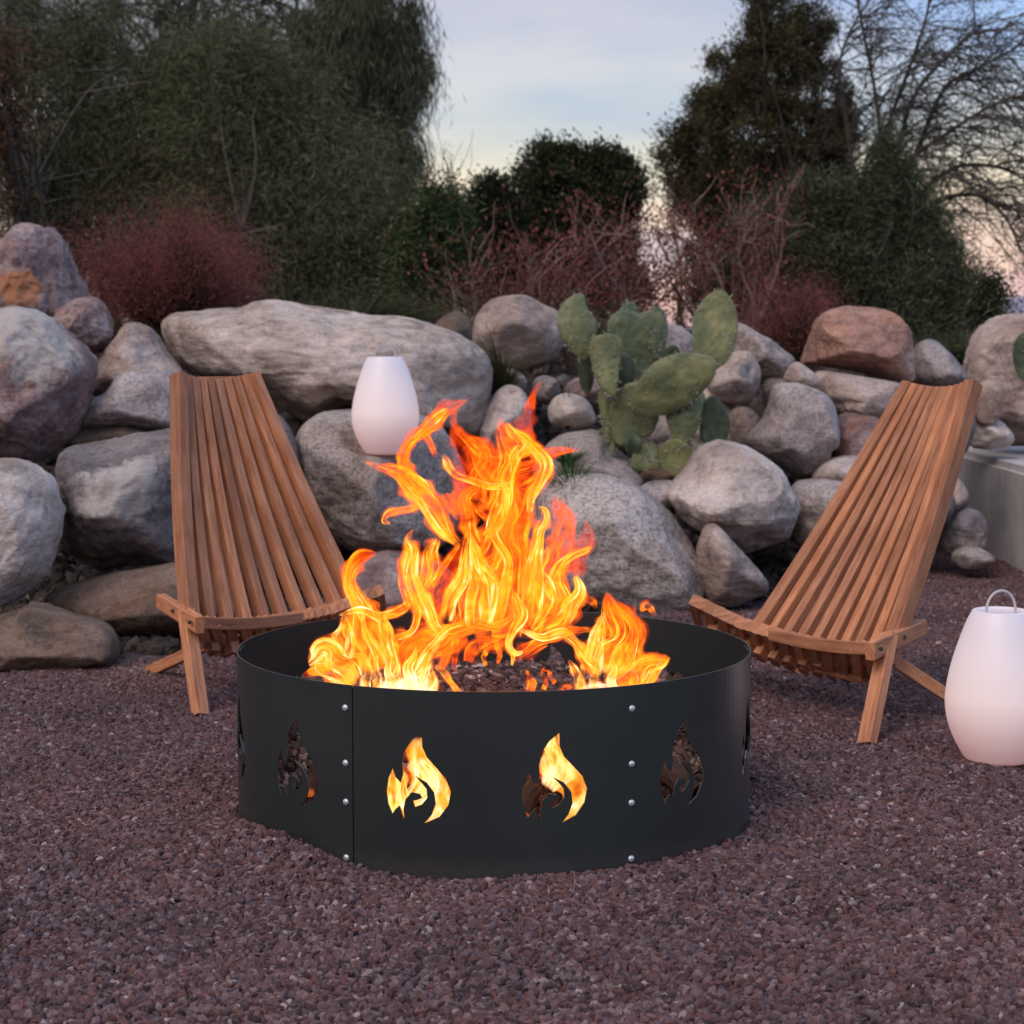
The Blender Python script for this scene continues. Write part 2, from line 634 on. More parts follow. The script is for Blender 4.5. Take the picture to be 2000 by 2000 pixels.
xs = np.unique(np.concatenate([np.linspace(-900, -12, 10), np.linspace(-12, -3, 19), np.arange(-3, 3.01, 0.06), np.linspace(3, 12, 19), np.linspace(12, 900, 10)]).round(4))
ys = np.unique(np.concatenate([np.linspace(-60, 0, 7), np.linspace(0, 2, 9), np.arange(2, 9.5, 0.06), np.linspace(9.5, 30, 26), np.linspace(30, 1500, 16)]).round(4))
GX, GY = np.meshgrid(xs, ys)
GZ = ground_h(GX, GY)
nx, ny = len(xs), len(ys)
gv = np.stack([GX.ravel(), GY.ravel(), GZ.ravel()], 1)
ii = np.arange(nx * ny).reshape(ny, nx)
gf = np.stack([ii[:-1, :-1].ravel(), ii[:-1, 1:].ravel(), ii[1:, 1:].ravel(), ii[1:, :-1].ravel()], 1)
ground = mesh_obj('ground', gv, gf, ground_material(), smooth_shade=True)
tag(ground, kind='structure')

# ------------------------------------------------------------------ distant hills
def hill_material(name, a, bb):
    m, nt, b, out = new_mat(name)
    tc = N(nt, 'ShaderNodeTexCoord')
    mp = N(nt, 'ShaderNodeMapping')
    mp.inputs['Scale'].default_value = (0.01, 0.01, 0.05)
    nt.links.new(tc.outputs['Object'], mp.inputs[0])
    n = noise(nt, mp.outputs[0], 3, 6, 0.6)
    nt.links.new(ramp(nt, n, [(0.35, a), (0.65, bb)]), b.inputs['Base Color'])
    b.inputs['Roughness'].default_value = 1.0
    b.inputs['Specular IOR Level'].default_value = 0.0
    return m


def hills(name, Y, x0, x1, prof, mat, seed):
    n, k = 160, 14
    X = np.linspace(x0, x1, n)
    hgt = prof(X) * (1 + 0.16 * fbm(np.stack([X * 0.02, X * 0, X * 0], 1), seed, 5, 0.55))
    V = []
    for j in range(k):
        t = j / (k - 1)
        dy = (t - 0.5) * Y * 0.5
        prof_t = np.sin(t * math.pi) ** 0.8
        wob = 1 + 0.12 * fbm(np.stack([X * 0.03, np.full(n, t * 4.0), X * 0], 1), seed + 3, 4)
        V.append(np.stack([X, np.full(n, Y + dy), -2 + (hgt * prof_t * wob)], 1))
    V = np.concatenate(V)
    idx = np.arange(n * k).reshape(k, n)
    F = np.stack([idx[:-1, :-1].ravel(), idx[:-1, 1:].ravel(), idx[1:, 1:].ravel(), idx[1:, :-1].ravel()], 1)
    o = mesh_obj(name, V, F, mat, smooth_shade=True)
    tag(o, kind='structure')
    return o


hills('hills', 900, -700, 900, lambda X: 8 + 40 * smooth(120, 300, X), hill_material('hill_alpenglow', (0.80, 0.50, 0.42), (0.88, 0.60, 0.50)), 5)  # pink dusk glow is put into the far ridge's own colour
hills('hills', 330, -260, 330, lambda X: 2.6 + 5 * smooth(40, 95, X), hill_material('hill_mauve', (0.24, 0.22, 0.28), (0.34, 0.31, 0.38)), 8)

# ------------------------------------------------------------------ boulders
ORANGE, WHITE = (0.40, 0.15, 0.055), (0.46, 0.40, 0.37)
RM = {
    'light': lambda s, p=None: rock_material('rock_light', (0.41, 0.36, 0.33), (0.22, 0.185, 0.17), (0.53, 0.48, 0.45), 0.25, 0.35, p, seed=s),
    'grey': lambda s, p=None: rock_material('rock_grey', (0.27, 0.24, 0.235), (0.14, 0.12, 0.12), (0.39, 0.355, 0.345), 0.25, 0.75, p, seed=s),
    'granite': lambda s, p=None: rock_material('rock_granite', (0.31, 0.28, 0.265), (0.17, 0.15, 0.14), (0.43, 0.39, 0.37), 0.1, 0.95, p, seed=s),
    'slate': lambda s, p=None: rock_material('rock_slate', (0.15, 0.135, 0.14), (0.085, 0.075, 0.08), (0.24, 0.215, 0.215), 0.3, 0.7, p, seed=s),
    'banded': lambda s, p=None: rock_material('rock_banded', (0.40, 0.345, 0.305), (0.235, 0.19, 0.16), (0.50, 0.45, 0.42), 0.75, 0.35, p, seed=s, stain=(0.26, 0.18, 0.12)),
    'purple': lambda s, p=None: rock_material('rock_purple', (0.20, 0.145, 0.145), (0.095, 0.065, 0.07), (0.34, 0.285, 0.275), 0.35, 0.6, p, seed=s, stain=(0.26, 0.12, 0.08), stain_amt=0.5, lump=1.6),
    'brown': lambda s, p=None: rock_material('rock_brown', (0.125, 0.090, 0.070), (0.055, 0.040, 0.032), (0.20, 0.15, 0.12), 0.4, 0.5, p, seed=s, stain=(0.20, 0.10, 0.05)),
    'red': lambda s, p=None: rock_material('rock_red', (0.30, 0.175, 0.135), (0.17, 0.10, 0.085), (0.40, 0.28, 0.23), 0.6, 0.5, p, seed=s, stain=(0.42, 0.20, 0.10), stain_amt=0.6),
    'tan': lambda s, p=None: rock_material('rock_tan', (0.31, 0.245, 0.215), (0.18, 0.14, 0.125), (0.42, 0.36, 0.33), 0.4, 0.5, p, seed=s),
}
# name, outline (survey px), depth, thickness, material, icosphere level, roughness, label
ROCKS = [
    ('boulder', [(-40, 640), (-5, 495), (23, 441), (62, 436), (91, 446), (112, 462), (124, 490), (140, 530), (158, 560), (168, 600), (166, 640), (120, 690), (40, 690)], 6.9, 0.34, 'purple', 6, 0.12,
     'tall pointed grey boulder with an orange stain, highest at the left edge', (ORANGE, (38, 560), 0.085, 0.8)),
    ('boulder', [(105, 620), (125, 590), (160, 578), (192, 590), (210, 633), (213, 662), (198, 682), (181, 693), (140, 690), (105, 665)], 6.65, 0.20, 'purple', 6, 0.16,
     'rough mottled lump leaning against the pointed boulder beside the pink grass', None),
    ('boulder', [(-60, 625), (0, 597), (40, 599), (70, 607), (100, 625), (130, 655), (158, 685), (170, 706), (171, 728), (160, 762), (153, 805), (135, 850), (98, 885), (60, 906), (10, 896), (-50, 880), (-90, 760)], 6.15, 0.40, 'purple', 6, 0.07,
     'large boulder at the left edge, pale on top and rough purple below', ((0.46, 0.42, 0.39), (60, 640), 0.20, 0.75)),
    ('boulder', [(165, 745), (185, 705), (222, 662), (240, 636), (264, 629), (295, 643), (325, 690), (355, 730), (362, 765), (300, 790), (200, 790), (163, 770)], 6.6, 0.25, 'tan', 5, 0.06,
     'triangular pinkish boulder peaking behind the low round one, left of the long boulder', None),
    ('boulder', [(150, 838), (162, 805), (178, 780), (205, 765), (225, 736), (250, 725), (290, 723), (335, 728), (362, 770), (360, 835), (300, 842), (250, 842), (215, 840)], 6.35, 0.24, 'grey', 5, 0.05,
     'round topped grey boulder just left of the left chair back', None),
    ('boulder', [(125, 875), (140, 838), (200, 826), (270, 832), (300, 855), (250, 880), (170, 890)], 6.3, 0.18, 'brown', 4, 0.05,
     'thin brown stone wedged between two grey boulders left of the chair', None),
    ('boulder', [(112, 943), (116, 885), (135, 867), (180, 857), (260, 844), (340, 836), (390, 850), (404, 900), (402, 1000), (390, 1070), (350, 1096), (290, 1101), (222, 1113), (185, 1118), (145, 1090), (122, 1060), (112, 1005)], 5.85, 0.36, 'slate', 6, 0.06,
     'big dark grey boulder with a white patch, left of the chair', (WHITE, (232, 950), 0.14, 0.8)),
    ('boulder', [(-90, 960), (-50, 905), (0, 896), (30, 899), (55, 915), (88, 945), (103, 990), (103, 1022), (92, 1072), (78, 1130), (50, 1164), (25, 1185), (0, 1194), (-50, 1190), (-100, 1090)], 5.45, 0.33, 'light', 6, 0.05,
     'pale grey boulder cut off by the left edge at mid height', None),
    ('boulder', [(82, 1172), (130, 1149), (230, 1122), (300, 1108), (360, 1103), (420, 1110), (470, 1150), (482, 1210), (430, 1255), (360, 1268), (290, 1272), (230, 1266), (170, 1240), (105, 1205)], 5.62, 0.30, 'brown', 5, 0.05,
     'long flat brown boulder lying under the dark grey boulder, behind the left chair', None),
    ('boulder', [(-60, 1250), (-35, 1214), (0, 1203), (35, 1189), (65, 1186), (100, 1198), (155, 1211), (190, 1222), (215, 1238), (229, 1264), (226, 1290), (205, 1305), (155, 1318), (80, 1332), (0, 1332), (-50, 1320)], 5.10, 0.24, 'brown', 5, 0.06,
     'low brown boulder on the gravel, bottommost at the left edge', None),
    ('boulder', [(75, 1352), (130, 1336), (200, 1318), (262, 1308), (300, 1318), (290, 1345), (200, 1368), (110, 1372)], 4.98, 0.11, 'brown', 4, 0.05,
     'flat stone almost buried in gravel in front of the low brown boulder', None),
    ('boulder', [(316, 640), (336, 617), (372, 610), (430, 603), (463, 601), (503, 586), (554, 588), (644, 604), (717, 617), (771, 619), (843, 637), (898, 662), (941, 691), (959, 724), (963, 770), (961, 806), (950, 838), (925, 852), (880, 838), (800, 824), (720, 815), (680, 800), (637, 817), (601, 834), (566, 820), (530, 798), (490, 764), (440, 732), (390, 735), (350, 716), (325, 680)], 6.95, 0.42, 'banded', 6, 0.055,
     'huge long banded boulder lying across the top behind the white lantern', None),
    ('boulder', [(574, 880), (583, 845), (612, 817), (660, 802), (720, 800), (800, 803), (870, 840), (905, 900), (912, 980), (885, 1045), (820, 1085), (740, 1095), (680, 1085), (635, 1060), (600, 990), (578, 930)], 6.45, 0.40, 'granite', 6, 0.035,
     'speckled grey boulder that carries the white lantern behind the flames', None),
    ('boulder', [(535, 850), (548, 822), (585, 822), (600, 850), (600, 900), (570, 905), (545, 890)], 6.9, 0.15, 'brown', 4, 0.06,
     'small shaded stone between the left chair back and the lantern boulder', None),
    ('boulder', [(640, 1150), (690, 1105), (740, 1078), (800, 1082), (860, 1100), (900, 1150), (900, 1215), (640, 1225)], 6.15, 0.24, 'purple', 4, 0.06,
     'dark purple stone on the gravel beneath the lantern boulder, behind the flames', None),
    ('boulder', [(1035, 1000), (1055, 962), (1088, 936), (1120, 929), (1160, 929), (1205, 935), (1250, 950), (1300, 984), (1340, 1028), (1364, 1075), (1376, 1120), (1370, 1172), (1340, 1204), (1250, 1212), (1150, 1205), (1080, 1180), (1035, 1100)], 6.3, 0.38, 'granite', 6, 0.035,
     'big rounded speckled boulder on the gravel directly right of the flames', None),
    ('boulder', [(1300, 970), (1311, 944), (1338, 915), (1362, 880), (1398, 862), (1425, 863), (1470, 878), (1510, 904), (1536, 930), (1556, 965), (1563, 992), (1552, 1040), (1540, 1062), (1500, 1076), (1455, 1086), (1420, 1070), (1385, 1045), (1335, 1015)], 6.5, 0.33, 'light', 6, 0.05,
     'pale smooth boulder with a peaked top below the prickly pear', None),
    ('boulder', [(1366, 1060), (1380, 1030), (1405, 1030), (1440, 1068), (1480, 1113), (1501, 1142), (1496, 1162), (1455, 1178), (1400, 1190), (1372, 1175), (1362, 1110)], 6.2, 0.2, 'tan', 5, 0.05,
     'small wedge shaped tan boulder on the gravel under the pale peaked one', None),
    ('boulder', [(1515, 752), (1558, 748), (1602, 764), (1627, 792), (1639, 836), (1637, 866), (1622, 880), (1618, 908), (1592, 933), (1569, 941), (1538, 924), (1508, 903), (1466, 872), (1455, 848), (1485, 820), (1503, 788)], 6.85, 0.25, 'grey', 5, 0.05,
     'blunt grey boulder standing between the prickly pear and the right chair', None),
    ('boulder', [(1380, 745), (1392, 715), (1425, 690), (1465, 687), (1484, 710), (1488, 740), (1478, 770), (1456, 787), (1425, 790), (1393, 773)], 7.0, 0.16, 'light', 5, 0.05,
     'small whitish boulder with dark blotch right of the tallest cactus pad', ((0.16, 0.15, 0.16), (1455, 725), 0.035, 0.7)),
    ('boulder', [(1425, 690), (1430, 640), (1445, 630), (1465, 638), (1505, 668), (1548, 702), (1552, 735), (1535, 752), (1490, 752), (1445, 725)], 7.25, 0.22, 'grey', 5, 0.06,
     'sloping grey boulder behind the small whitish one', None),
    ('boulder', [(1533, 745), (1543, 717), (1558, 707), (1573, 713), (1592, 730), (1600, 757), (1560, 762)], 6.95, 0.10, 'tan', 4, 0.04,
     'fist sized tan stone left under the reddish boulder', None),
    ('boulder', [(1570, 712), (1578, 685), (1590, 643), (1606, 615), (1638, 600), (1680, 597), (1725, 604), (1762, 622), (1784, 647), (1792, 682), (1790, 722), (1778, 747), (1752, 748), (1700, 735), (1640, 722), (1595, 716)], 7.3, 0.30, 'red', 6, 0.05,
     'rust red boulder sitting on top of the pile behind the right chair', None),
    ('boulder', [(1585, 760), (1600, 728), (1640, 728), (1700, 740), (1770, 755), (1800, 790), (1770, 835), (1690, 832), (1645, 815), (1615, 790)], 7.05, 0.26, 'tan', 5, 0.06,
     'tan slab under the rust red boulder', None),
    ('boulder', [(1622, 860), (1638, 815), (1680, 802), (1730, 825), (1745, 880), (1710, 912), (1650, 912), (1625, 895)], 6.9, 0.2, 'purple', 5, 0.06,
     'mottled brown stone left of the right chair back, under the tan slab', None),
    ('boulder', [(1590, 935), (1605, 908), (1640, 893), (1700, 893), (1725, 925), (1690, 965), (1630, 965), (1600, 955)], 6.75, 0.18, 'light', 4, 0.04,
     'small light grey stone left of the right chair, under the mottled brown one', None),
    ('boulder', [(1545, 960), (1575, 938), (1640, 940), (1700, 950), (1700, 1000), (1660, 1050), (1600, 1075), (1555, 1060), (1545, 1010)], 6.6, 0.25, 'grey', 5, 0.06,
     'grey stone tucked behind the right chair, touching the pale peaked boulder', None),
    ('boulder', [(1785, 745), (1787, 690), (1800, 667), (1826, 664), (1852, 685), (1882, 725), (1898, 755), (1850, 768)], 7.6, 0.2, 'grey', 5, 0.05,
     'grey stone right of the rust red boulder, above the right chair top', None),
    ('boulder', [(1893, 740), (1903, 685), (1925, 645), (1960, 620), (2000, 612), (2070, 625), (2110, 720), (2090, 820), (2040, 865), (1985, 868), (1945, 830), (1910, 785)], 7.9, 0.42, 'tan', 6, 0.05,
     'large brownish boulder at the right edge above the concrete bench', None),
    ('boulder', [(1905, 790), (1915, 755), (1938, 743), (1953, 765), (1953, 812), (1935, 830), (1908, 825)], 7.55, 0.12, 'tan', 4, 0.05,
     'small tan stone right beside the top of the right chair', None),
    ('boulder', [(1895, 850), (1905, 825), (1940, 815), (1970, 830), (1982, 858), (1960, 875), (1905, 876)], 7.6, 0.14, 'light', 4, 0.08,
     'small pale stone above the concrete bench', None),
    ('boulder', [(1835, 1050), (1850, 1008), (1880, 990), (1915, 1003), (1930, 1035), (1915, 1072), (1870, 1085), (1840, 1075)], 6.95, 0.16, 'slate', 4, 0.08,
     'dark grey stone at the foot of the concrete bench', None),
    ('boulder', [(1862, 1088), (1885, 1070), (1920, 1072), (1945, 1092), (1930, 1108), (1880, 1110)], 6.85, 0.10, 'grey', 4, 0.05,
     'flat little stone lying in gravel before the concrete bench', None),
    ('boulder', [(1840, 985), (1848, 945), (1868, 932), (1885, 950), (1890, 985), (1875, 1005), (1850, 1003)], 7.0, 0.12, 'tan', 4, 0.06,
     'small tan stone between the right chair and the concrete bench', None),
    ('boulder', [(922, 645), (931, 610), (955, 585), (990, 576), (1030, 577), (1062, 592), (1092, 607), (1102, 650), (1094, 695), (1062, 720), (1000, 727), (950, 718), (926, 685)], 7.5, 0.28, 'tan', 5, 0.04,
     'round pinkish boulder half hidden behind the prickly pear, left side', None),
    ('boulder', [(1070, 800), (1085, 776), (1115, 768), (1145, 777), (1161, 800), (1160, 828), (1120, 840), (1082, 830)], 6.95, 0.13, 'light', 4, 0.05,
     'small light oval stone above the flame tips, left of the cactus', None),
    ('boulder', [(925, 865), (955, 785), (990, 752), (1025, 770), (1040, 830), (1035, 880), (985, 900), (940, 895)], 6.95, 0.2, 'light', 5, 0.05,
     'light bluish stone behind the highest flames, next to the long boulder', None),
    ('boulder', [(955, 755), (970, 730), (1000, 720), (1025, 736), (1026, 762), (990, 772)], 7.3, 0.12, 'tan', 4, 0.05,
     'small brown stone right of the long boulder tip, under the round pinkish one', None),
    ('boulder', [(1040, 750), (1058, 734), (1085, 742), (1096, 768), (1080, 790), (1048, 785)], 7.2, 0.11, 'grey', 4, 0.05,
     'round pebble like grey stone over the small light oval stone', None),
    ('boulder', [(1100, 765), (1115, 742), (1145, 736), (1180, 745), (1190, 785), (1165, 805), (1120, 800)], 7.15, 0.15, 'purple', 4, 0.06,
     'dark mauve stone behind the left stem of the cactus', None),
    ('boulder', [(1040, 925), (1060, 880), (1095, 850), (1140, 842), (1170, 845), (1205, 880), (1245, 910), (1262, 940), (1240, 970), (1150, 975), (1070, 970)], 6.75, 0.24, 'grey', 5, 0.05,
     'sloping grey stone between the flames and the cactus base', None),
    ('boulder', [(1245, 930), (1265, 912), (1300, 906), (1328, 926), (1318, 948), (1265, 950)], 6.72, 0.10, 'brown', 4, 0.04,
     'small brown stone under the cactus base', None),
    ('boulder', [(1250, 960), (1275, 942), (1310, 940), (1335, 955), (1335, 990), (1290, 1000)], 6.55, 0.12, 'grey', 4, 0.04,
     'flat grey stone pinched between the speckled boulder and the pale peaked one', None),
    ('boulder', [(1255, 660), (1272, 636), (1295, 630), (1335, 642), (1362, 672), (1375, 705), (1330, 730), (1270, 715)], 7.4, 0.2, 'grey', 5, 0.05,
     'mauve grey boulder seen between the cactus pads', None),
    ('boulder', [(1225, 840), (1255, 795), (1290, 775), (1330, 785), (1350, 840), (1330, 895), (1270, 900), (1235, 880)], 7.0, 0.16, 'light', 4, 0.06,
     'pale pink stone framed by the lower cactus stems', None),
    ('boulder', [(1335, 880), (1343, 800), (1368, 762), (1398, 756), (1425, 775), (1445, 815), (1455, 860), (1440, 905), (1370, 915)], 7.05, 0.16, 'light', 5, 0.07,
     'whitish stone right behind the dark oval cactus pad', None),
    ('boulder', [(1425, 835), (1430, 803), (1455, 794), (1482, 812), (1492, 850), (1480, 890), (1440, 890)], 6.95, 0.14, 'tan', 4, 0.05,
     'pinkish stone touching the left of the blunt grey boulder', None),
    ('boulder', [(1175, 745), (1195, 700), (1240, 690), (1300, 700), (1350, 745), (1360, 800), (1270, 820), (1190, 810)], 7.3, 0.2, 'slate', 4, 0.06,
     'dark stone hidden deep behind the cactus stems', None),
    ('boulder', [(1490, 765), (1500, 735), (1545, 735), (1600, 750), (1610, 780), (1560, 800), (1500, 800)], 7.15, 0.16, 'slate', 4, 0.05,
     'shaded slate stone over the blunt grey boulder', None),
    ('boulder', [(843, 648), (860, 620), (890, 607), (915, 620), (925, 655), (905, 680), (860, 678)], 8.1, 0.18, 'brown', 4, 0.08,
     'dark brown stone at the foot of the hedge, above the long boulder tip', None),
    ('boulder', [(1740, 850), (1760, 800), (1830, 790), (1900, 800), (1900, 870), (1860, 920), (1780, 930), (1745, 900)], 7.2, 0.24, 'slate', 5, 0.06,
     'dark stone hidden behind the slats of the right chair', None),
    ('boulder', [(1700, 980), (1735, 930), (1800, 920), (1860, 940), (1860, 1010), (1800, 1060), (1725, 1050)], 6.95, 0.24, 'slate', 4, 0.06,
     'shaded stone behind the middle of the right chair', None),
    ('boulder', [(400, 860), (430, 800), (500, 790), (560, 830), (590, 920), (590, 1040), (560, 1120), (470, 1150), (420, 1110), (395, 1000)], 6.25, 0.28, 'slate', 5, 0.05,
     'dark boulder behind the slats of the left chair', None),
    ('boulder', [(-120, 780), (-90, 740), (-60, 760), (-50, 900), (-110, 900)], 5.9, 0.25, 'grey', 4, 0.05,
     'grey boulder outside the left edge', None),
]
ROCK_OBJ = {}
for i, (nm, outl, Y, th, mk, sub, rough, label, patch) in enumerate(ROCKS):
    if 'outside the left edge' in label:
        continue
    w, f = solid_from_outline(outl, Y, th, sub, seed=i, rough=rough, facets=4 if 'huge long' in label else 15)
    cx = float((w[:, 0].min() + w[:, 0].max()) / 2)
    base = (cx, Y, float(w[:, 2].min()))
    if patch and len(patch[1]) == 2:
        rr_ = ray(*patch[1])
        hit_ = BVHTree.FromPolygons([tuple(q) for q in w], [tuple(int(j) for j in q) for q in f]).ray_cast(Vector((0, 0, CAM_H)), rr_.normalized())[0]
        patch = (patch[0], tuple(hit_ - Vector(base)), patch[2], patch[3])
    o = mesh_obj(nm, w, f, RM[mk](i * 1.37, patch), smooth_shade=True, origin=base)
    tag(o, label, 'boulder', 'boulders piled along the slope')
    ROCK_OBJ[i] = (o, w, f)

# ------------------------------------------------------------------ concrete bench (right)
def concrete_material():
    m, nt, b, out = new_mat('concrete')
    tc = N(nt, 'ShaderNodeTexCoord')
    mp = N(nt, 'ShaderNodeMapping')
    mp.inputs['Scale'].default_value = (9, 9, 0.7)
    nt.links.new(tc.outputs['Object'], mp.inputs[0])
    s = noise(nt, mp.outputs[0], 3, 4, 0.6)
    n = noise(nt, tc.outputs['Object'], 12, 6, 0.65)
    col = ramp(nt, s, [(0.3, (0.40, 0.36, 0.355)), (0.7, (0.52, 0.48, 0.475))])
    col = mix(nt, col, ramp(nt, n, [(0.3, g3(0.85)), (0.7, g3(1.1))]), 1.0, 'MULTIPLY')
    nt.links.new(col, b.inputs['Base Color'])
    b.inputs['Roughness'].default_value = 0.85
    bump(nt, math_n(nt, 'ADD', s, math_n(nt, 'MULTIPLY', n, 0.4)), b, 0.3, 0.006)
    return m


bm = bmesh.new()
bmesh.ops.create_cube(bm, size=1.0)
for v in bm.verts:
    v.co = Vector((1.825 + (v.co.x + 0.5) * 0.9, 5.2 + (v.co.y + 0.5) * 3.25, -0.03 + (v.co.z + 0.5) * 0.405))
bmesh.ops.bevel(bm, geom=bm.edges[:], offset=0.025, segments=4, affect='EDGES')
bmesh.ops.subdivide_edges(bm, edges=[e for e in bm.edges if e.calc_length() > 0.5], cuts=6, use_grid_fill=True)
vv = np.array([v.co[:] for v in bm.verts])
ff = [[q.index for q in fc.verts] for fc in bm.faces]
bm.free()
o = mesh_obj('concrete_bench', vv, ff, concrete_material(), origin=(2.27, 6.8, 0))
tag(o, 'low grey concrete bench with rounded edge at the right side of the gravel', 'bench')

# ------------------------------------------------------------------ fire ring
RC = Vector((-0.032, 3.53, 0.0))
RR, RH = 0.457, 0.305
m, nt, b, out = new_mat('ring_steel')
tc = N(nt, 'ShaderNodeTexCoord')
n1 = noise(nt, tc.outputs['Object'], 3.0, 3, 0.5)
nt.links.new(ramp(nt, n1, [(0.35, (0.017, 0.0215, 0.0222)), (0.7, (0.023, 0.0285, 0.0290))]), b.inputs['Base Color'])
n2 = noise(nt, tc.outputs['Object'], 60, 4, 0.6)
nt.links.new(ramp(nt, n1, [(0.3, g3(0.30)), (0.7, g3(0.38))]), b.inputs['Roughness'])
b.inputs['Specular IOR Level'].default_value = 0.55
bump(nt, n2, b, 0.05, 0.002)
M_ring = m
sx_ = N(nt, 'ShaderNodeSeparateXYZ')
nt.links.new(tc.outputs['Object'], sx_.inputs[0])
_dn = noise(nt, tc.outputs['Object'], 14, 5, 0.65)
_dz = math_n(nt, 'ADD', sx_.outputs['Z'], math_n(nt, 'MULTIPLY', _dn, 0.07))
_df = ramp(nt, _dz, [(0.035, g3(0.5)), (0.085, g3(0))])
_bc = b.inputs['Base Color'].links[0].from_socket
nt.links.new(mix(nt, _bc, (0.075, 0.058, 0.056), _df), b.inputs['Base Color'])
M_bolt = plain('bolt_zinc', (0.62, 0.63, 0.64), 0.35, 0.6, 0.05)

_z = [(1305, 1030), (1230, 1090), (1178, 1170), (1160, 1260), (1165, 1335), (1148, 1395), (1112, 1360), (1090, 1295), (1057, 1370), (1042, 1465), (1052, 1550), (1085, 1625), (1106, 1590), (1138, 1560), (1175, 1668), (1168, 1580), (1184, 1510), (1228, 1458), (1285, 1468), (1302, 1495), (1275, 1508), (1238, 1520), (1250, 1562), (1300, 1542), (1340, 1490), (1335, 1430), (1302, 1390), (1255, 1343), (1335, 1385), (1388, 1455), (1398, 1535), (1368, 1615), (1318, 1674), (1425, 1622), (1487, 1535), (1505, 1440), (1470, 1350), (1400, 1272), (1338, 1205), (1305, 1130)]
_k = 0.2847 * 3.09 / FPX
CUT = [((x - 1272) * _k * 1.02, 0.166 - (y - 1350) * _k) for x, y in _z]


def in_poly(x, y, poly):
    c = False
    n = len(poly)
    j = n - 1
    for i in range(n):
        xi, yi = poly[i]
        xj, yj = poly[j]
        if (yi > y) != (yj > y) and x < (xj - xi) * (y - yi) / (yj - yi) + xi:
            c = not c
        j = i
    return c


def ring_panel_mesh(a0, a1, holes, gap0):
    """steel panel between angles a0, a1 (radians; 0 faces the camera), flame holes cut clean through"""
    L0, L1 = a0 * RR + gap0, a1 * RR
    verts, edges = [], []
    polys = []
    nb = 26
    border = [(L0 + (L1 - L0) * i / nb, 0.0) for i in range(nb)] + [(L1, RH * i / 12) for i in range(12)] + \
             [(L1 - (L1 - L0) * i / nb, RH) for i in range(nb)] + [(L0, RH - RH * i / 12) for i in range(12)]
    for poly in [border] + [[(hc * RR + x, z) for x, z in CUT] for hc in holes]:
        s = len(verts)
        verts += poly
        edges += [(s + i, s + (i + 1) % len(poly)) for i in range(len(poly))]
        polys.append(poly)
    for i in range(1, nb):
        for j in range(1, 12):
            p = (L0 + (L1 - L0) * i / nb, RH * j / 12)
            if not any(in_poly(p[0], p[1], h) for h in polys[1:]):
                verts.append(p)
    r = delaunay_2d_cdt([Vector(v) for v in verts], edges, [], 0, 1e-6)
    V2, F2 = r[0], r[2]
    tris = []
    for t in F2:
        cx = sum(V2[i].x for i in t) / len(t)
        cy = sum(V2[i].y for i in t) / len(t)
        if any(in_poly(cx, cy, h) for h in polys[1:]): continue
        tris.append(tuple(t))
    th = 0.0028
    V, F = [], []
    n = len(V2)
    for layer, rad in ((0, RR), (1, RR - th)):
        for q in V2:
            a = q.x / RR
            V.append((RC.x + rad * math.sin(a), RC.y - rad * math.cos(a), q.y))
    ec = {}
    for t in tris:
        F.append(t)
        F.append(tuple(reversed([i + n for i in t])))
        for i in range(len(t)):
            e = (t[i], t[(i + 1) % len(t)])
            ec[e] = 1
    for (i, j) in list(ec):
        if (j, i) not in ec:
            F.append((j, i, i + n, j + n))
    return V, F


ring = empty('fire_ring', RC)
tag(ring, 'round black steel fire ring with flame shaped cutouts standing on the gravel', 'fire pit')
D = math.radians
bz = [P(672, y, 3.135).z for y in (1383, 1491, 1567, 1676)]
for k in range(6):
    a0, a1 = D(-29.2 + 60 * k), D(-29.2 + 60 * (k + 1))
    hs = [a0 + D(12.2 if k == 1 else 14.4), a0 + D(41.8 if k == 0 else 44.6)]
    V, F = ring_panel_mesh(a0, a1, hs, 0.0022 if k == 0 else 0.0001)
    pn = mesh_obj('panel', V, F, M_ring, ring)
    # joint strip behind the seam
    js = []
    for ia in range(5):
        a = a1 - D(4.5) + D(8.0) * ia / 4
        js.append((a, RR - 0.0032))
    V, F = [], []
    for a, r_ in js:
        for rr in (r_, r_ - 0.0025):
            for zz in (0.004, RH - 0.004):
                V.append((RC.x + rr * math.sin(a), RC.y - rr * math.cos(a), zz))
    for ia in range(4):
        q = ia * 4
        F += [(q, q + 4, q + 5, q + 1), (q + 2, q + 3, q + 7, q + 6), (q + 1, q + 5, q + 7, q + 3), (q, q + 2, q + 6, q + 4)]
    F += [(0, 1, 3, 2), (16, 18, 19, 17)]
    mesh_obj('joint_strip', V, F, M_ring, ring)
    for zz in bz:
        a = a1 - D(1.6)
        vi, fi = ico(2)
        c = np.array([RC.x + (RR + 0.0005) * math.sin(a), RC.y - (RR + 0.0005) * math.cos(a), zz])
        nrm = np.array([math.sin(a), -math.cos(a), 0])
        w = vi * 0.0058
        w = w - np.outer(w @ nrm, nrm) * 0.45 + c
        mesh_obj('bolt', w, fi, M_bolt, pn, smooth_shade=True)

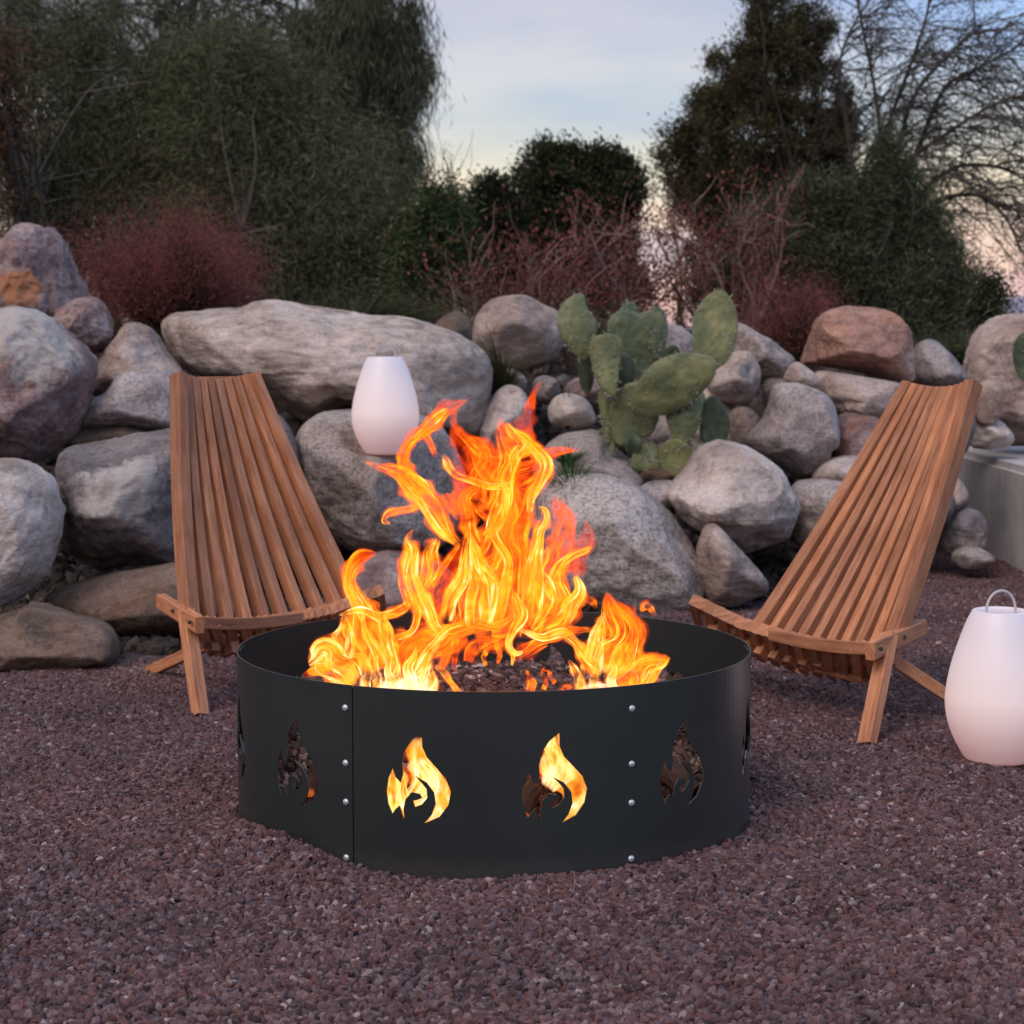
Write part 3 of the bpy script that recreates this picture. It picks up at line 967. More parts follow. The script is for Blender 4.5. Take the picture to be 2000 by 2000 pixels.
# ------------------------------------------------------------------ stones scattered by geometry nodes
def gravel_group(name, density, rmin, rmax, mat, seed, outside=True):
    ng = bpy.data.node_groups.new(name, 'GeometryNodeTree')
    ng.interface.new_socket('Geometry', in_out='INPUT', socket_type='NodeSocketGeometry')
    ng.interface.new_socket('Geometry', in_out='OUTPUT', socket_type='NodeSocketGeometry')
    n, l = ng.nodes, ng.links
    gi, go = n.new('NodeGroupInput'), n.new('NodeGroupOutput')
    dp = n.new('GeometryNodeDistributePointsOnFaces')
    dp.distribute_method = 'RANDOM'
    dp.inputs['Density'].default_value = density
    dp.inputs['Seed'].default_value = seed
    l.new(gi.outputs[0], dp.inputs['Mesh'])
    pos = n.new('GeometryNodeInputPosition')
    sub0 = n.new('ShaderNodeVectorMath'); sub0.operation = 'SUBTRACT'
    sub0.inputs[1].default_value = (RC.x, RC.y, 0) if outside else (0, 0, 0)
    mul0 = n.new('ShaderNodeVectorMath'); mul0.operation = 'MULTIPLY'
    mul0.inputs[1].default_value = (1, 1, 0)
    len0 = n.new('ShaderNodeVectorMath'); len0.operation = 'LENGTH'
    cmp0 = n.new('FunctionNodeCompare'); cmp0.operation = 'LESS_THAN' if outside else 'GREATER_THAN'
    cmp0.inputs[1].default_value = RR + rmax * 0.75 if outside else RR - rmax * 1.15
    dele = n.new('GeometryNodeDeleteGeometry')
    l.new(pos.outputs[0], sub0.inputs[0]); l.new(sub0.outputs[0], mul0.inputs[0]); l.new(mul0.outputs[0], len0.inputs[0])
    l.new(len0.outputs['Value'], cmp0.inputs[0]); l.new(cmp0.outputs[0], dele.inputs['Selection'])
    l.new(dp.outputs['Points'], dele.inputs['Geometry'])
    join = n.new('GeometryNodeJoinGeometry')
    for k in range(6):
        icn = n.new('GeometryNodeMeshIcoSphere')
        icn.inputs['Radius'].default_value = 1.0
        icn.inputs['Subdivisions'].default_value = 2
        sp = n.new('GeometryNodeSetPosition')
        nz = n.new('ShaderNodeTexNoise')
        nz.noise_dimensions = '4D'
        nz.inputs['W'].default_value = 3.7 * k + seed
        nz.inputs['Scale'].default_value = 0.9
        nz.inputs['Detail'].default_value = 1.5
        sub = n.new('ShaderNodeVectorMath'); sub.operation = 'SUBTRACT'
        sub.inputs[1].default_value = (0.5, 0.5, 0.5)
        scl = n.new('ShaderNodeVectorMath'); scl.operation = 'SCALE'
        scl.inputs['Scale'].default_value = 2.0
        l.new(nz.outputs['Color'], sub.inputs[0])
        l.new(sub.outputs[0], scl.inputs[0])
        l.new(icn.outputs['Mesh'], sp.inputs['Geometry'])
        l.new(scl.outputs[0], sp.inputs['Offset'])
        sm = n.new('GeometryNodeSetMaterial')
        sm.inputs['Material'].default_value = mat
        l.new(sp.outputs[0], sm.inputs['Geometry'])
        g2i = n.new('GeometryNodeGeometryToInstance')
        l.new(sm.outputs[0], g2i.inputs[0])
        l.new(g2i.outputs[0], join.inputs[0])
    iop = n.new('GeometryNodeInstanceOnPoints')
    iop.inputs['Pick Instance'].default_value = True
    l.new(dele.outputs[0], iop.inputs['Points'])
    l.new(join.outputs[0], iop.inputs['Instance'])
    rv = n.new('FunctionNodeRandomValue'); rv.data_type = 'FLOAT_VECTOR'
    rv.inputs[0].default_value = (0, 0, 0)
    rv.inputs[1].default_value = (6.283, 6.283, 6.283)
    rv.inputs['Seed'].default_value = seed + 1
    l.new(rv.outputs[0], iop.inputs['Rotation'])
    rs = n.new('FunctionNodeRandomValue'); rs.data_type = 'FLOAT_VECTOR'
    rs.inputs[0].default_value = (rmin, rmin, rmin * 0.8)
    rs.inputs[1].default_value = (rmax, rmax, rmax * 0.75)
    rs.inputs['Seed'].default_value = seed + 2
    l.new(rs.outputs[0], iop.inputs['Scale'])
    l.new(iop.outputs[0], go.inputs[0])
    return ng


def stone_material(name, stops, rough=0.85):
    m, nt, b, out = new_mat(name)
    oi = N(nt, 'ShaderNodeObjectInfo')
    tc = N(nt, 'ShaderNodeTexCoord')
    geo = N(nt, 'ShaderNodeNewGeometry')
    col = ramp(nt, oi.outputs['Random'], stops)
    big = noise(nt, geo.outputs['Position'], 1.6, 4, 0.6)
    col = mix(nt, col, ramp(nt, big, [(0.3, (0.78, 0.76, 0.80)), (0.7, (1.24, 1.12, 1.08))]), 1.0, 'MULTIPLY')
    n1 = noise(nt, tc.outputs['Object'], 2.5, 3, 0.6)
    col = mix(nt, col, ramp(nt, n1, [(0.3, g3(0.7)), (0.7, g3(1.25))]), 1.0, 'MULTIPLY')
    nt.links.new(col, b.inputs['Base Color'])
    b.inputs['Roughness'].default_value = rough
    b.inputs['Specular IOR Level'].default_value = 0.3
    return m


M_gravel = stone_material('gravel_stone', [(0.0, (0.034, 0.020, 0.023)), (0.25, (0.088, 0.048, 0.048)), (0.45, (0.135, 0.064, 0.058)), (0.6, (0.088, 0.062, 0.072)), (0.80, (0.145, 0.092, 0.096)), (0.97, (0.185, 0.13, 0.13)), (1.0, (0.34, 0.28, 0.27))])
M_char = stone_material('bed_stone', [(0.0, (0.025, 0.018, 0.016)), (0.4, (0.075, 0.045, 0.040)), (0.75, (0.13, 0.085, 0.075)), (0.95, (0.24, 0.19, 0.16)), (1.0, (0.45, 0.42, 0.38))])

gx = np.linspace(-1, 1, 60)
gy = np.concatenate([np.linspace(2.1, 7.6, 100)])
VV = []
for y in gy:
    hw = 0.262 * y + 0.15
    VV.append(np.stack([gx * hw, np.full(60, y), ground_h(gx * hw, np.full(60, y)) + 0.001], 1))
VV = np.concatenate(VV)
idx = np.arange(len(VV)).reshape(len(gy), 60)
FF = np.stack([idx[:-1, :-1].ravel(), idx[:-1, 1:].ravel(), idx[1:, 1:].ravel(), idx[1:, :-1].ravel()], 1)
cen = VV[FF].mean(1)
keep = (np.hypot(cen[:, 0] - RC.x, cen[:, 1] - RC.y) > RR - 0.05) & (cen[:, 2] < 0.12) & (cen[:, 1] < 5.75 + 0.62 * cen[:, 0] + 1.2 * smooth(1.0, 1.5, cen[:, 0]))
gr = mesh_obj('gravel', VV, FF[keep], M_gravel)
tag(gr, 'reddish mauve crushed gravel covering the ground around the fire ring', 'gravel', kind='stuff')
md = gr.modifiers.new('stones', 'NODES')
md.node_group = gravel_group('gravel_stones', 17000, 0.0032, 0.0092, M_gravel, 3)

# rubble on the slope between the boulders, coloured near black to paint shaded gaps
rx_, ry_ = np.linspace(-3.2, 3.2, 60), np.linspace(5.3, 10.6, 40)
RX, RY = np.meshgrid(rx_, ry_)
VV = np.stack([RX.ravel(), RY.ravel(), ground_h(RX, RY).ravel() + 0.002], 1)
idx = np.arange(len(VV)).reshape(40, 60)
FF = np.stack([idx[:-1, :-1].ravel(), idx[:-1, 1:].ravel(), idx[1:, 1:].ravel(), idx[1:, :-1].ravel()], 1)
cen = VV[FF].mean(1)
FF = FF[(cen[:, 1] > 5.95 + 0.62 * cen[:, 0] + 1.2 * smooth(1.0, 1.5, cen[:, 0])) & ((cen[:, 0] < 1.9) | (cen[:, 1] > 8.5))]
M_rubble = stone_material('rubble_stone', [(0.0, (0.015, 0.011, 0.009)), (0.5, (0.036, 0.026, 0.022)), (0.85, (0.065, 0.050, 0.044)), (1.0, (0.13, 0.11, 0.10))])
rub = mesh_obj('rubble', VV, FF, M_rubble)
tag(rub, 'brown loose rubble filling the slope, coloured darker to paint shade between the boulders', 'rubble', kind='stuff')
md = rub.modifiers.new('stones', 'NODES')
md.node_group = gravel_group('rubble_stones', 900, 0.012, 0.045, M_rubble, 15)

# bed inside the ring: heaped toward the back, open toward the front wall
VV, FF = [], []
nr, na = 16, 60
for i in range(nr + 1):
    for k in range(na):
        r_ = (RR - 0.008) * i / nr
        a = 2 * math.pi * k / na
        x, y = r_ * math.sin(a), -r_ * math.cos(a)
        z = 0.045 + 0.150 * float(smooth(-0.20, -0.02, y)) + 0.02 * math.exp(-((x + .1) ** 2 + (y - .1) ** 2) / .03)
        VV.append((RC.x + x, RC.y + y, z))
for i in range(nr):
    for k in range(na):
        FF.append((i * na + k, i * na + (k + 1) % na, (i + 1) * na + (k + 1) % na, (i + 1) * na + k))
bed = mesh_obj('ember_bed', VV, FF, M_soil, origin=(RC.x, RC.y, 0))
tag(bed, 'bed of dark rock chips and ash heaped inside the fire ring', 'rock bed', kind='stuff')
md = bed.modifiers.new('chips', 'NODES')
ng = gravel_group('bed_chips', 9000, 0.006, 0.015, M_char, 9, False)
jn = ng.nodes.new('GeometryNodeJoinGeometry')
_go = [q for q in ng.nodes if q.bl_idname == 'NodeGroupOutput'][0]
_gi = [q for q in ng.nodes if q.bl_idname == 'NodeGroupInput'][0]
_src = _go.inputs[0].links[0].from_socket
ng.links.new(_src, jn.inputs[0])
ng.links.new(_gi.outputs[0], jn.inputs[0])
ng.links.new(jn.outputs[0], _go.inputs[0])
md.node_group = ng

# ------------------------------------------------------------------ firewood
M_log = None
m, nt, b, out = new_mat('burning_wood')
tc = N(nt, 'ShaderNodeTexCoord')
n1 = noise(nt, tc.outputs['Object'], 18, 6, 0.65, 0.5)
nt.links.new(ramp(nt, n1, [(0.35, (0.02, 0.014, 0.012)), (0.55, (0.07, 0.035, 0.022)), (0.75, (0.20, 0.12, 0.08))]), b.inputs['Base Color'])
b.inputs['Roughness'].default_value = 0.9
nt.links.new(ramp(nt, noise(nt, tc.outputs['Object'], 9, 4, 0.6), [(0.55, (0, 0, 0)), (0.66, (0.9, 0.16, 0.02)), (0.8, (1.2, 0.45, 0.10))]), b.inputs['Emission Color'])
b.inputs['Emission Strength'].default_value = 0.8
bump(nt, n1, b, 0.6, 0.01)
M_log = m
LOGS = [((-0.21, 3.22, 0.10), (0.02, 3.30, 0.21), 0.020, 'charred stick leaning behind the left middle cutout'),
        ((0.14, 3.20, 0.10), (-0.02, 3.33, 0.19), 0.019, 'glowing stick crossing behind the right middle cutout'),
        ((0.30, 3.34, 0.08), (0.16, 3.52, 0.20), 0.022, 'dark stick behind the right outer cutout'),
        ((-0.36, 3.38, 0.07), (-0.20, 3.55, 0.19), 0.022, 'dark stick behind the left outer cutout'),
        ((0.02, 3.22, 0.07), (0.12, 3.42, 0.20), 0.018, 'short stick pointing to the ring centre on the right')]
for i, (a, b_, r_, lb) in enumerate(LOGS):
    a, b_ = np.array(a), np.array(b_)
    t = np.linspace(0, 1, 9)[:, None]
    path = a + (b_ - a) * t + 0.008 * np.stack([np.sin(t[:, 0] * 5 + i), np.cos(t[:, 0] * 4 + i), np.sin(t[:, 0] * 7)], 1)
    vs, fs = tube(path, [r_ * (0.8 + 0.3 * random.random()) for _ in range(9)], 9)
    nn = len(vs)
    fs += [tuple(range(8, -1, -1)), tuple(range(nn - 9, nn))]
    o = mesh_obj('firewood_stick', vs, fs, M_log, smooth_shade=False, origin=tuple(a))
    tag(o, lb, 'firewood', 'sticks burning in the ring')

# ------------------------------------------------------------------ slatted folding chairs
M_wood = wood_material('oiled_wood')


def wood_piece(name, parent, A, B, w, t, wdir, taper=1.0, segs=6, bow=None):
    A, B, wd = Vector(A), Vector(B), Vector(wdir)
    d = (B - A)
    L = d.length
    d = d.normalized()
    wd = (wd - d * wd.dot(d)).normalized()
    n = d.cross(wd).normalized()
    V, al, ac, F = [], [], [], []
    c = 0.12
    prof = [(-1, -1 + c), (-1 + c, -1), (1 - c, -1), (1, -1 + c), (1, 1 - c), (1 - c, 1), (-1 + c, 1), (-1, 1 - c)]
    for i in range(segs + 1):
        s = i / segs
        q = A + (B - A) * s
        if bow is not None: q = q + Vector(bow) * math.sin(math.pi * s)
        k = 1 + (taper - 1) * s
        for a_, b_ in prof:
            V.append((q + wd * (a_ * w * k / 2) + n * (b_ * t / 2))[:])
            al.append(s * L)
            ac.append((a_ * w * k / 2 + b_ * t * 0.7) * 14)
    for i in range(segs):
        for k in range(8):
            F.append((i * 8 + k, i * 8 + (k + 1) % 8, (i + 1) * 8 + (k + 1) % 8, (i + 1) * 8 + k))
    F.append(tuple(range(7, -1, -1)))
    F.append(tuple(range(segs * 8, segs * 8 + 8)))
    return mesh_obj(name, V, F, M_wood, parent, attrs={'along': al, 'across': ac})


def chair(label, Nn, T, side, nrm, B0, B1, T0, T1, foot, rear_from, rear_to, seat_dir, nback=10, nseat=13):
    """Nn, T: near and far ends of the seat front; B0,B1 / T0,T1: lower and upper ends of the outermost back slats"""
    Nn, T, B0, B1, T0, T1, nrm = map(Vector, (Nn, T, B0, B1, T0, T1, nrm))
    nrm.normalize()
    edge = (T - Nn)
    ed = edge.normalized()
    root = empty('folding_chair', ((Nn.x + T.x) / 2, (Nn.y + T.y) / 2, 0))
    tag(root, label, 'chair', 'slatted wooden folding chairs')
    # back slats, reaching a little under the seat
    for i in range(nback):
        s = i / (nback - 1)
        a = B0.lerp(B1, s)
        b_ = T0.lerp(T1, s)
        dip = math.sin(math.pi * s)
        d = (b_ - a).normalized()
        a2 = a - d * (0.10 + 0.03 * dip)
        b2 = b_ - d * 0.016 * dip - nrm * 0.02 * dip
        a2 = a2 - nrm * 0.015 * dip
        outer = i in (0, nback - 1)
        wood_piece('back_slat', root, a2, b2, 0.036 if outer else 0.0255, 0.038 if outer else 0.030, ed, 0.80 if outer else 0.90,
                   10, bow=-nrm * (0.012 + 0.006 * dip))
    # rods through the back
    for s, k in ((0.97, 0.9),):
        a, b_ = B0.lerp(T0, s), B1.lerp(T1, s)
        a, b_ = a - nrm * 0.03 + ed * 0.01, b_ - nrm * 0.03 - ed * 0.01
        wood_piece('crossbar', root, a, b_, 0.02, 0.014, Vector((0, 0, 1)), segs=3)
    # seat slats run from the front edge back and down
    for i in range(nseat):
        s = i / (nseat - 1)
        sag = 0.026 * math.sin(math.pi * s ** 0.8) - 0.016 * max(0, s - 0.75) * 4
        a = Nn.lerp(T, s) + nrm * (0.006 - 0.02 * math.sin(math.pi * s)) - Vector((0, 0, sag))
        b_ = a + seat_dir * 0.20 - Vector((0, 0, 0.10))
        wood_piece('seat_slat', root, a, b_, 0.0245, 0.028, ed, 1.0, 4, bow=Vector((0, 0, -0.012)))
        if i < nseat - 1:     # spacer block between two slat ends
            s2 = (i + 0.5) / (nseat - 1)
            sg = 0.026 * math.sin(math.pi * s2 ** 0.8) - 0.016 * max(0, s2 - 0.75) * 4
            p = Nn.lerp(T, s2) + nrm * (0.0045 - 0.02 * math.sin(math.pi * s2)) - Vector((0, 0, sg))
            wood_piece('spacer_block', root, p, p + seat_dir * 0.05 - Vector((0, 0, 0.018)), 0.0235, 0.0275, ed, 1.0, 1)
    # front rail closes the near half
    f0 = Nn + nrm * 0.010 + Vector((0, 0, -0.004))
    f1 = Nn.lerp(T, 0.56) + nrm * 0.000 + Vector((0, 0, -0.006))
    wood_piece('front_rail', root, f0, f1 - Vector((0, 0, 0.020)), 0.028, 0.012, Vector((0, 0, 1)), 0.9, 8, bow=Vector((0, 0, -0.008)) - nrm * 0.004)
    # side arms of the seat
    for base in (Nn,):
        a = base + nrm * 0.03 + ed * (0.0 if base is T else -0.0) + Vector((0, 0, -0.006))
        wood_piece('side_rail', root, a - ed * 0.018 if base is Nn else a + ed * 0.018, base + Vector(side) * 1.0 + (ed * -0.018 if base is Nn else ed * 0.018), 0.038, 0.022, Vector((0, 0, 1)), 0.9, 3)
    # legs
    foot = Vector(foot)
    top = Nn + Vector(side) * 0.30 - ed * 0.004 + Vector((0, 0, 0.012))
    wood_piece('leg', root, top, foot, 0.034, 0.026, ed, 1.0, 5)
    sh = ed * (edge.length - 0.03)
    wood_piece('leg', root, top + sh - Vector((0, 0, 0.035)) + (foot - top) * 0.05, foot + sh, 0.034, 0.026, ed, 1.0, 5)
    wood_piece('rear_leg', root, rear_from, rear_to, 0.027, 0.020, Vector((0, 0, 1)), 1.0, 5)
    wood_piece('rear_leg', root, Vector(rear_from) + sh, Vector(rear_to) + sh, 0.027, 0.020, Vector((0, 0, 1)), 1.0, 5)
    wood_piece('under_rail', root, Nn.lerp(T, 0.06) + seat_dir * 0.12 + Vector((0, 0, -0.085)), Nn.lerp(T, 0.94) + seat_dir * 0.12 + Vector((0, 0, -0.085)), 0.045, 0.02, Vector((0, 0, 1)), 1.0, 3)
    # bolts on the near joint
    for off in (Vector((0, 0, 0.0)), Vector(side) * 0.55):
        vi, fi = ico(1)
        p = Nn + off - ed * 0.030 + nrm * 0.01
        mesh_obj('pivot_pin', vi * 0.0055 + np.array(p[:]), fi, M_bark_dark, root)
    return root


# right chair, facing left
chair('wooden slatted chair with bare gravel behind it, right of the fire ring, facing left',
      P(1708, 1262, 4.22), P(1362, 1186, 4.72), P(1790, 1222, 4.42) - P(1708, 1262, 4.22), (-0.83, -0.55, 0),
      P(1756, 1212, 4.34), P(1500, 1202, 4.66), P(1901, 748, 4.54), P(1778, 752, 4.80),
      G(1692, 1456, 0.0), P(1745, 1290, 4.36), G(1905, 1395, 0.005), Vector((0.22, 0.97, 0)))
# left chair, facing right
chair('wooden slatted chair standing left of the fire ring before the dark boulders, facing right',
      P(384, 1212, 4.52), P(735, 1166, 4.98), P(325, 1172, 4.70) - P(384, 1212, 4.52), (0.79, -0.61, 0),
      P(372, 1186, 4.60), P(688, 1164, 4.97), P(349, 732, 4.80), P(490, 730, 4.98),
      G(392, 1398, 0.0), P(425, 1250, 4.66), G(292, 1312, 0.005), Vector((0.0, 1.0, 0)))

# ------------------------------------------------------------------ lanterns
def lantern_material(name, strength, z0, z1):
    m, nt, b, out = new_mat(name)
    tc = N(nt, 'ShaderNodeTexCoord')
    sx = N(nt, 'ShaderNodeSeparateXYZ')
    nt.links.new(tc.outputs['Object'], sx.inputs[0])
    mr = N(nt, 'ShaderNodeMapRange')
    mr.inputs['From Min'].default_value = z0
    mr.inputs['From Max'].default_value = z1
    nt.links.new(sx.outputs['Z'], mr.inputs['Value'])
    col = ramp(nt, mr.outputs[0], [(0.0, (0.58, 0.24, 0.22)), (0.2, (0.76, 0.42, 0.37)), (0.42, (0.90, 0.60, 0.52)), (0.75, (0.60, 0.45, 0.46)), (1.0, (0.36, 0.29, 0.38))])
    b.inputs['Base Color'].default_value = (0.62, 0.57, 0.59, 1)
    b.inputs['Roughness'].default_value = 0.45
    nt.links.new(col, b.inputs['Emission Color'])
    b.inputs['Emission Strength'].default_value = strength
    return m


def lantern(label, base, h, yaw=0.0, strength=0.5):
    root = empty('lantern', base)
    tag(root, label, 'lantern', 'white egg shaped lanterns')
    k = h
    prof = [(0.0, 0.0), (0.15, 0.0), (0.205, 0.012), (0.235, 0.05), (0.285, 0.14), (0.330, 0.26), (0.348, 0.38), (0.343, 0.48), (0.318, 0.62), (0.272, 0.78), (0.222, 0.92), (0.190, 0.985), (0.181, 1.0), (0.170, 1.0), (0.165, 0.97), (0.20, 0.88)]
    pr = catmull(np.array(prof) * k, 4, closed=False)
    n = 56
    V, F = [], []
    for r_, z in pr:
        for i in range(n):
            a = 2 * math.pi * i / n
            V.append((base[0] + max(r_, 0.0005) * math.cos(a), base[1] + max(r_, 0.0005) * math.sin(a), base[2] + z))
    for j in range(len(pr) - 1):
        for i in range(n):
            F.append((j * n + i, j * n + (i + 1) % n, (j + 1) * n + (i + 1) % n, (j + 1) * n + i))
    mat = lantern_material('lantern_shell', strength, 0.0, h)
    mesh_obj('shade', V, F, mat, root, smooth_shade=True)
    # recessed lid
    V, F = [], []
    for j, (r_, z) in enumerate([(0.0005, 0.955), (0.08, 0.958), (0.15, 0.955), (0.172, 0.945), (0.176, 0.93)]):
        for i in range(32):
            a = 2 * math.pi * i / 32
            V.append((base[0] + r_ * k * math.cos(a), base[1] + r_ * k * math.sin(a), base[2] + z * k))
    for j in range(4):
        for i in range(32):
            F.append((j * 32 + i, j * 32 + (i + 1) % 32, (j + 1) * 32 + (i + 1) % 32, (j + 1) * 32 + i))
    M_lid = plain('lantern_lid', (0.70, 0.66, 0.70), 0.5, var=0.03)
    mesh_obj('lid', V, F, M_lid, root, smooth_shade=True)
    hp = []
    for i in range(25):
        a = math.pi * i / 24
        rr = 0.112 * k
        hp.append((base[0] + rr * math.cos(a) * math.cos(yaw), base[1] + rr * math.cos(a) * math.sin(yaw), base[2] + 0.975 * k + 0.155 * k * math.sin(a) ** 0.8))
    vs, fs = tube(hp, [0.0028] * 25, 8)
    mesh_obj('handle', vs, fs, plain('lantern_handle', (0.50, 0.46, 0.46), 0.5, var=0.03), root, smooth_shade=True)
    return root


base_r = G(1960, 1500, 0.0)
lantern('large white glowing lantern with wire handle on the gravel, cut off by the right edge',
        (base_r.x, base_r.y + 0.05, 0.004), 0.305, 0.35, 0.33)

# the smaller-looking one stands on the speckled boulder: find the boulder's surface below its foot
from mathutils.bvhtree import BVHTree
ro, rw, rf = ROCK_OBJ[12]
bvh = BVHTree.FromPolygons([tuple(q) for q in rw], [tuple(int(i) for i in q) for q in rf])
r_ = ray(752, 888)
hit = bvh.ray_cast(Vector((0, 0, CAM_H)), r_.normalized())[0]
foot = Vector((hit.x, hit.y + 0.03, hit.z))
me = ro.data
co = np.empty(len(me.vertices) * 3, dtype=np.float32)
me.vertices.foreach_get('co', co)
co = co.reshape(-1, 3)
wx = co[:, 0] + ro.location.x
wy = co[:, 1] + ro.location.y
wz = co[:, 2] + ro.location.z
d = np.hypot(wx - foot.x, (wy - foot.y))
m_ = 1 - smooth(0.075, 0.16, d)
up = (wz > foot.z - 0.12)
target = foot.z - 0.002
co[:, 2] = np.where(up & (wz > target), co[:, 2] + (target - wz) * m_, co[:, 2])
me.vertices.foreach_set('co', co.ravel())
me.update()
lantern('small white glowing lantern standing on the speckled boulder behind the fire', (foot.x, foot.y, foot.z), 0.302, 0.2, 0.33)

# ------------------------------------------------------------------ prickly pear
def pad_material():
    m, nt, b, out = new_mat('cactus_pad')
    tc = N(nt, 'ShaderNodeTexCoord')
    oi = N(nt, 'ShaderNodeObjectInfo')
    geo = N(nt, 'ShaderNodeNewGeometry')
    n1 = noise(nt, geo.outputs['Position'], 12, 5, 0.6, 0.6)
    col = ramp(nt, n1, [(0.28, (0.060, 0.078, 0.040)), (0.46, (0.105, 0.122, 0.056)), (0.62, (0.150, 0.158, 0.068)), (0.80, (0.24, 0.20, 0.12))])
    t = ramp(nt, oi.outputs['Random'], [(0, (0.72, 0.82, 0.80)), (0.5, (1, 1, 0.95)), (1, (1.22, 1.15, 0.95))])
    col = mix(nt, col, t, 1.0, 'MULTIPLY')
    sp = noise(nt, geo.outputs['Position'], 60, 3, 0.6)
    col = mix(nt, col, (0.30, 0.28, 0.20), ramp(nt, sp, [(0.66, g3(0)), (0.74, g3(0.5))]))
    nt.links.new(col, b.inputs['Base Color'])
    b.inputs['Roughness'].default_value = 0.55
    bump(nt, n1, b, 0.25, 0.01)
    return m


M_pad = pad_material()
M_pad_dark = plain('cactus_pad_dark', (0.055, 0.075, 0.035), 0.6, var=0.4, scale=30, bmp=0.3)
M_spine = plain('cactus_spine', (0.34, 0.31, 0.24), 0.7)


def cactus_pad(parent, outline, Y, thick, seed, mat, slope=0.0, lean=0.0, spines=True):
    w, f = solid_from_outline(outline, Y, thick * 0.62, 5, seed=seed, facets=0, rough=0.035, box=0.70, fine=0.006)
    cx, cz = w[:, 0].mean(), w[:, 2].min()
    hz = w[:, 2].max() - cz
    rx = (w[:, 0].max() - w[:, 0].min()) / 2
    # wavy cupped pad
    wob = 0.012 * np.sin((w[:, 0] - cx) / rx * 2.2 + seed) + 0.010 * np.sin((w[:, 2] - cz) / hz * 4 + seed * 2)
    w[:, 1] += slope * (w[:, 0] - cx) + lean * (w[:, 2] - cz) + wob
    o = mesh_obj('pad', w, f, mat, parent, smooth_shade=True)
    if spines:
        rs = np.random.default_rng(seed)
        front = np.where(f[:, 0] >= 0)[0]
        c = w[f].mean(1)
        nr = np.cross(w[f[:, 1]] - w[f[:, 0]], w[f[:, 2]] - w[f[:, 0]])
        nr /= np.linalg.norm(nr, axis=1)[:, None] + 1e-9
        pick = rs.choice(len(f), min(70, len(f)), replace=False)
        V, F = [], []
        for j in pick:
            for q in range(3):
                dr = nr[j] + rs.normal(size=3) * 0.5
                dr /= np.linalg.norm(dr)
                s_ = np.cross(dr, rs.normal(size=3))
                s_ /= np.linalg.norm(s_) + 1e-9
                t_ = np.cross(dr, s_)
                k = len(V)
                V += [tuple(c[j] + s_ * 0.0016), tuple(c[j] - s_ * 0.0008 + t_ * 0.0014), tuple(c[j] - s_ * 0.0008 - t_ * 0.0014), tuple(c[j] + dr * rs.uniform(0.010, 0.020))]
                F += [(k, k + 1, k + 3), (k + 1, k + 2, k + 3), (k + 2, k, k + 3)]
        s = mesh_obj('spines', V, F, M_spine, o)
        tag(s, kind='stuff')
    return o


